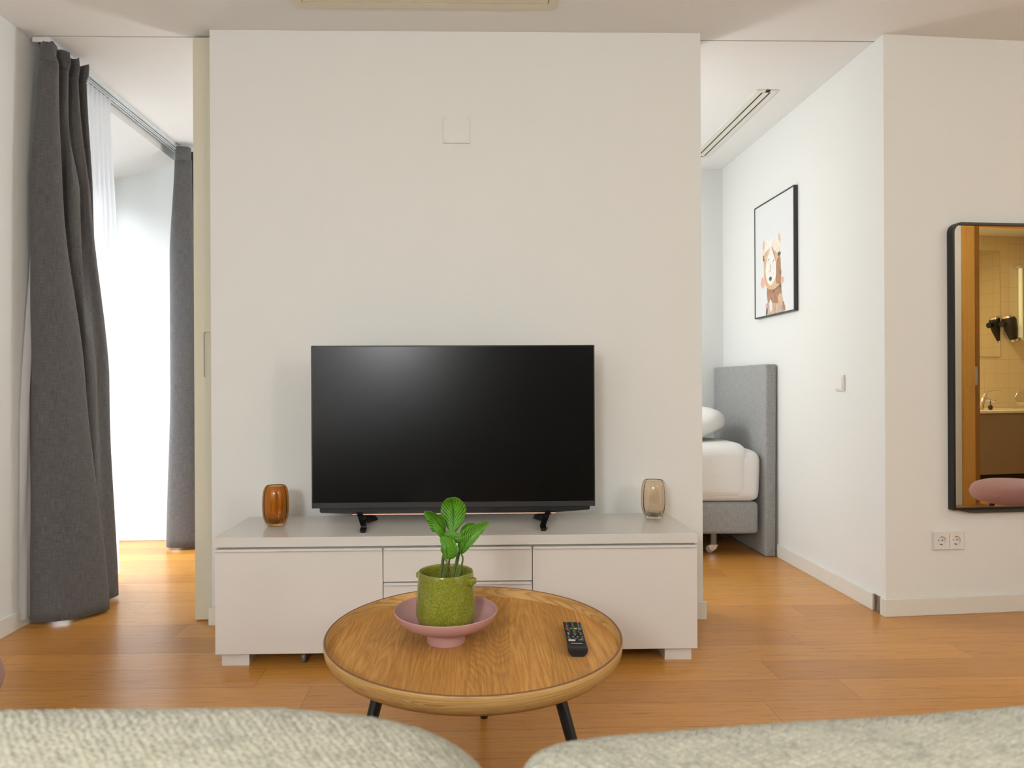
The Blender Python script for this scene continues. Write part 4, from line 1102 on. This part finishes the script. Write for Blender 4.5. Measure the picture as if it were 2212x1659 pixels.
area('portal_bedroom', (-2.51,3.975,1.2), (0,-PI/2,0), 2.4, 1.42, portal=True)
area('portal_living', ((WX0+WX1)/2,-2.71,(WZ0+WZ1)/2), (PI/2,0,0), WX1-WX0, WZ1-WZ0, portal=True)
area('bathroom_ceiling_light', (5.05,.1,2.59), (0,0,0), .35, .3, 21, (1,.74,.38))
def bulb(name, loc, power, col, r=.15):
    l = bpy.data.lights.new(name, 'POINT'); l.energy = power; l.color = col; l.shadow_soft_size = r
    o = bpy.data.objects.new(name, l); COL.objects.link(o); o.location = loc; return o
bulb('hall_warm_light', (4.1,1.7,2.47), 15, (1,.90,.74), .1)  # unseen point light for the warm light from the hall
bulb('living_fill_light', (-.75,-1.15,1.65), 88, (.95,.965,.95), .22)  # added fill light for the living room, no fixture modelled
bulb('living_fill_light', (2.2,-.7,1.95), 44, (1,.965,.87), .22)  # second added fill, brightens the left wall from the right
bulb('bedroom_fill_light', (.1,4.1,1.75), 30, (.95,.975,.98), .15)  # added fill to brighten the bedroom wall and ceiling

# ------------------------------------------------------------------ camera
cam = bpy.data.cameras.new('camera'); co = bpy.data.objects.new('camera', cam); COL.objects.link(co)
cam.sensor_width = 36; cam.sensor_fit = 'HORIZONTAL'; cam.lens = 1475*36/2212.
cam.shift_x = 63/2212.; cam.shift_y = 0.0
cam.clip_start = .02; cam.clip_end = 60
ya, ro = math.radians(1.28), .0048
F = Vector((math.sin(ya), math.cos(ya), 0)); R0 = Vector((math.cos(ya), -math.sin(ya), 0)); D0 = Vector((0,0,-1))
Xi = R0*math.cos(ro)+D0*math.sin(ro); Yi = -R0*math.sin(ro)+D0*math.cos(ro)
M = Matrix((( Xi.x, -Yi.x, -F.x, 0), (Xi.y, -Yi.y, -F.y, 0), (Xi.z, -Yi.z, -F.z, 1.05), (0,0,0,1)))
co.matrix_world = M
cam.dof.use_dof = True; cam.dof.focus_distance = 2.5; cam.dof.aperture_fstop = 9.
sc.camera = co
vs = sc.view_settings
vs.view_transform = 'Standard'; vs.look = 'None'; vs.gamma = 1; vs.use_curve_mapping = False; vs.exposure = 0.40
cy = sc.cycles
cy.use_denoising = True; cy.max_bounces = 8; cy.diffuse_bounces = 3; cy.glossy_bounces = 4; cy.transmission_bounces = 8; cy.transparent_max_bounces = 8
cy.use_adaptive_sampling = True; cy.adaptive_threshold = .03; cy.adaptive_min_samples = 20
cy.sample_clamp_indirect = 8; cy.use_light_tree = False
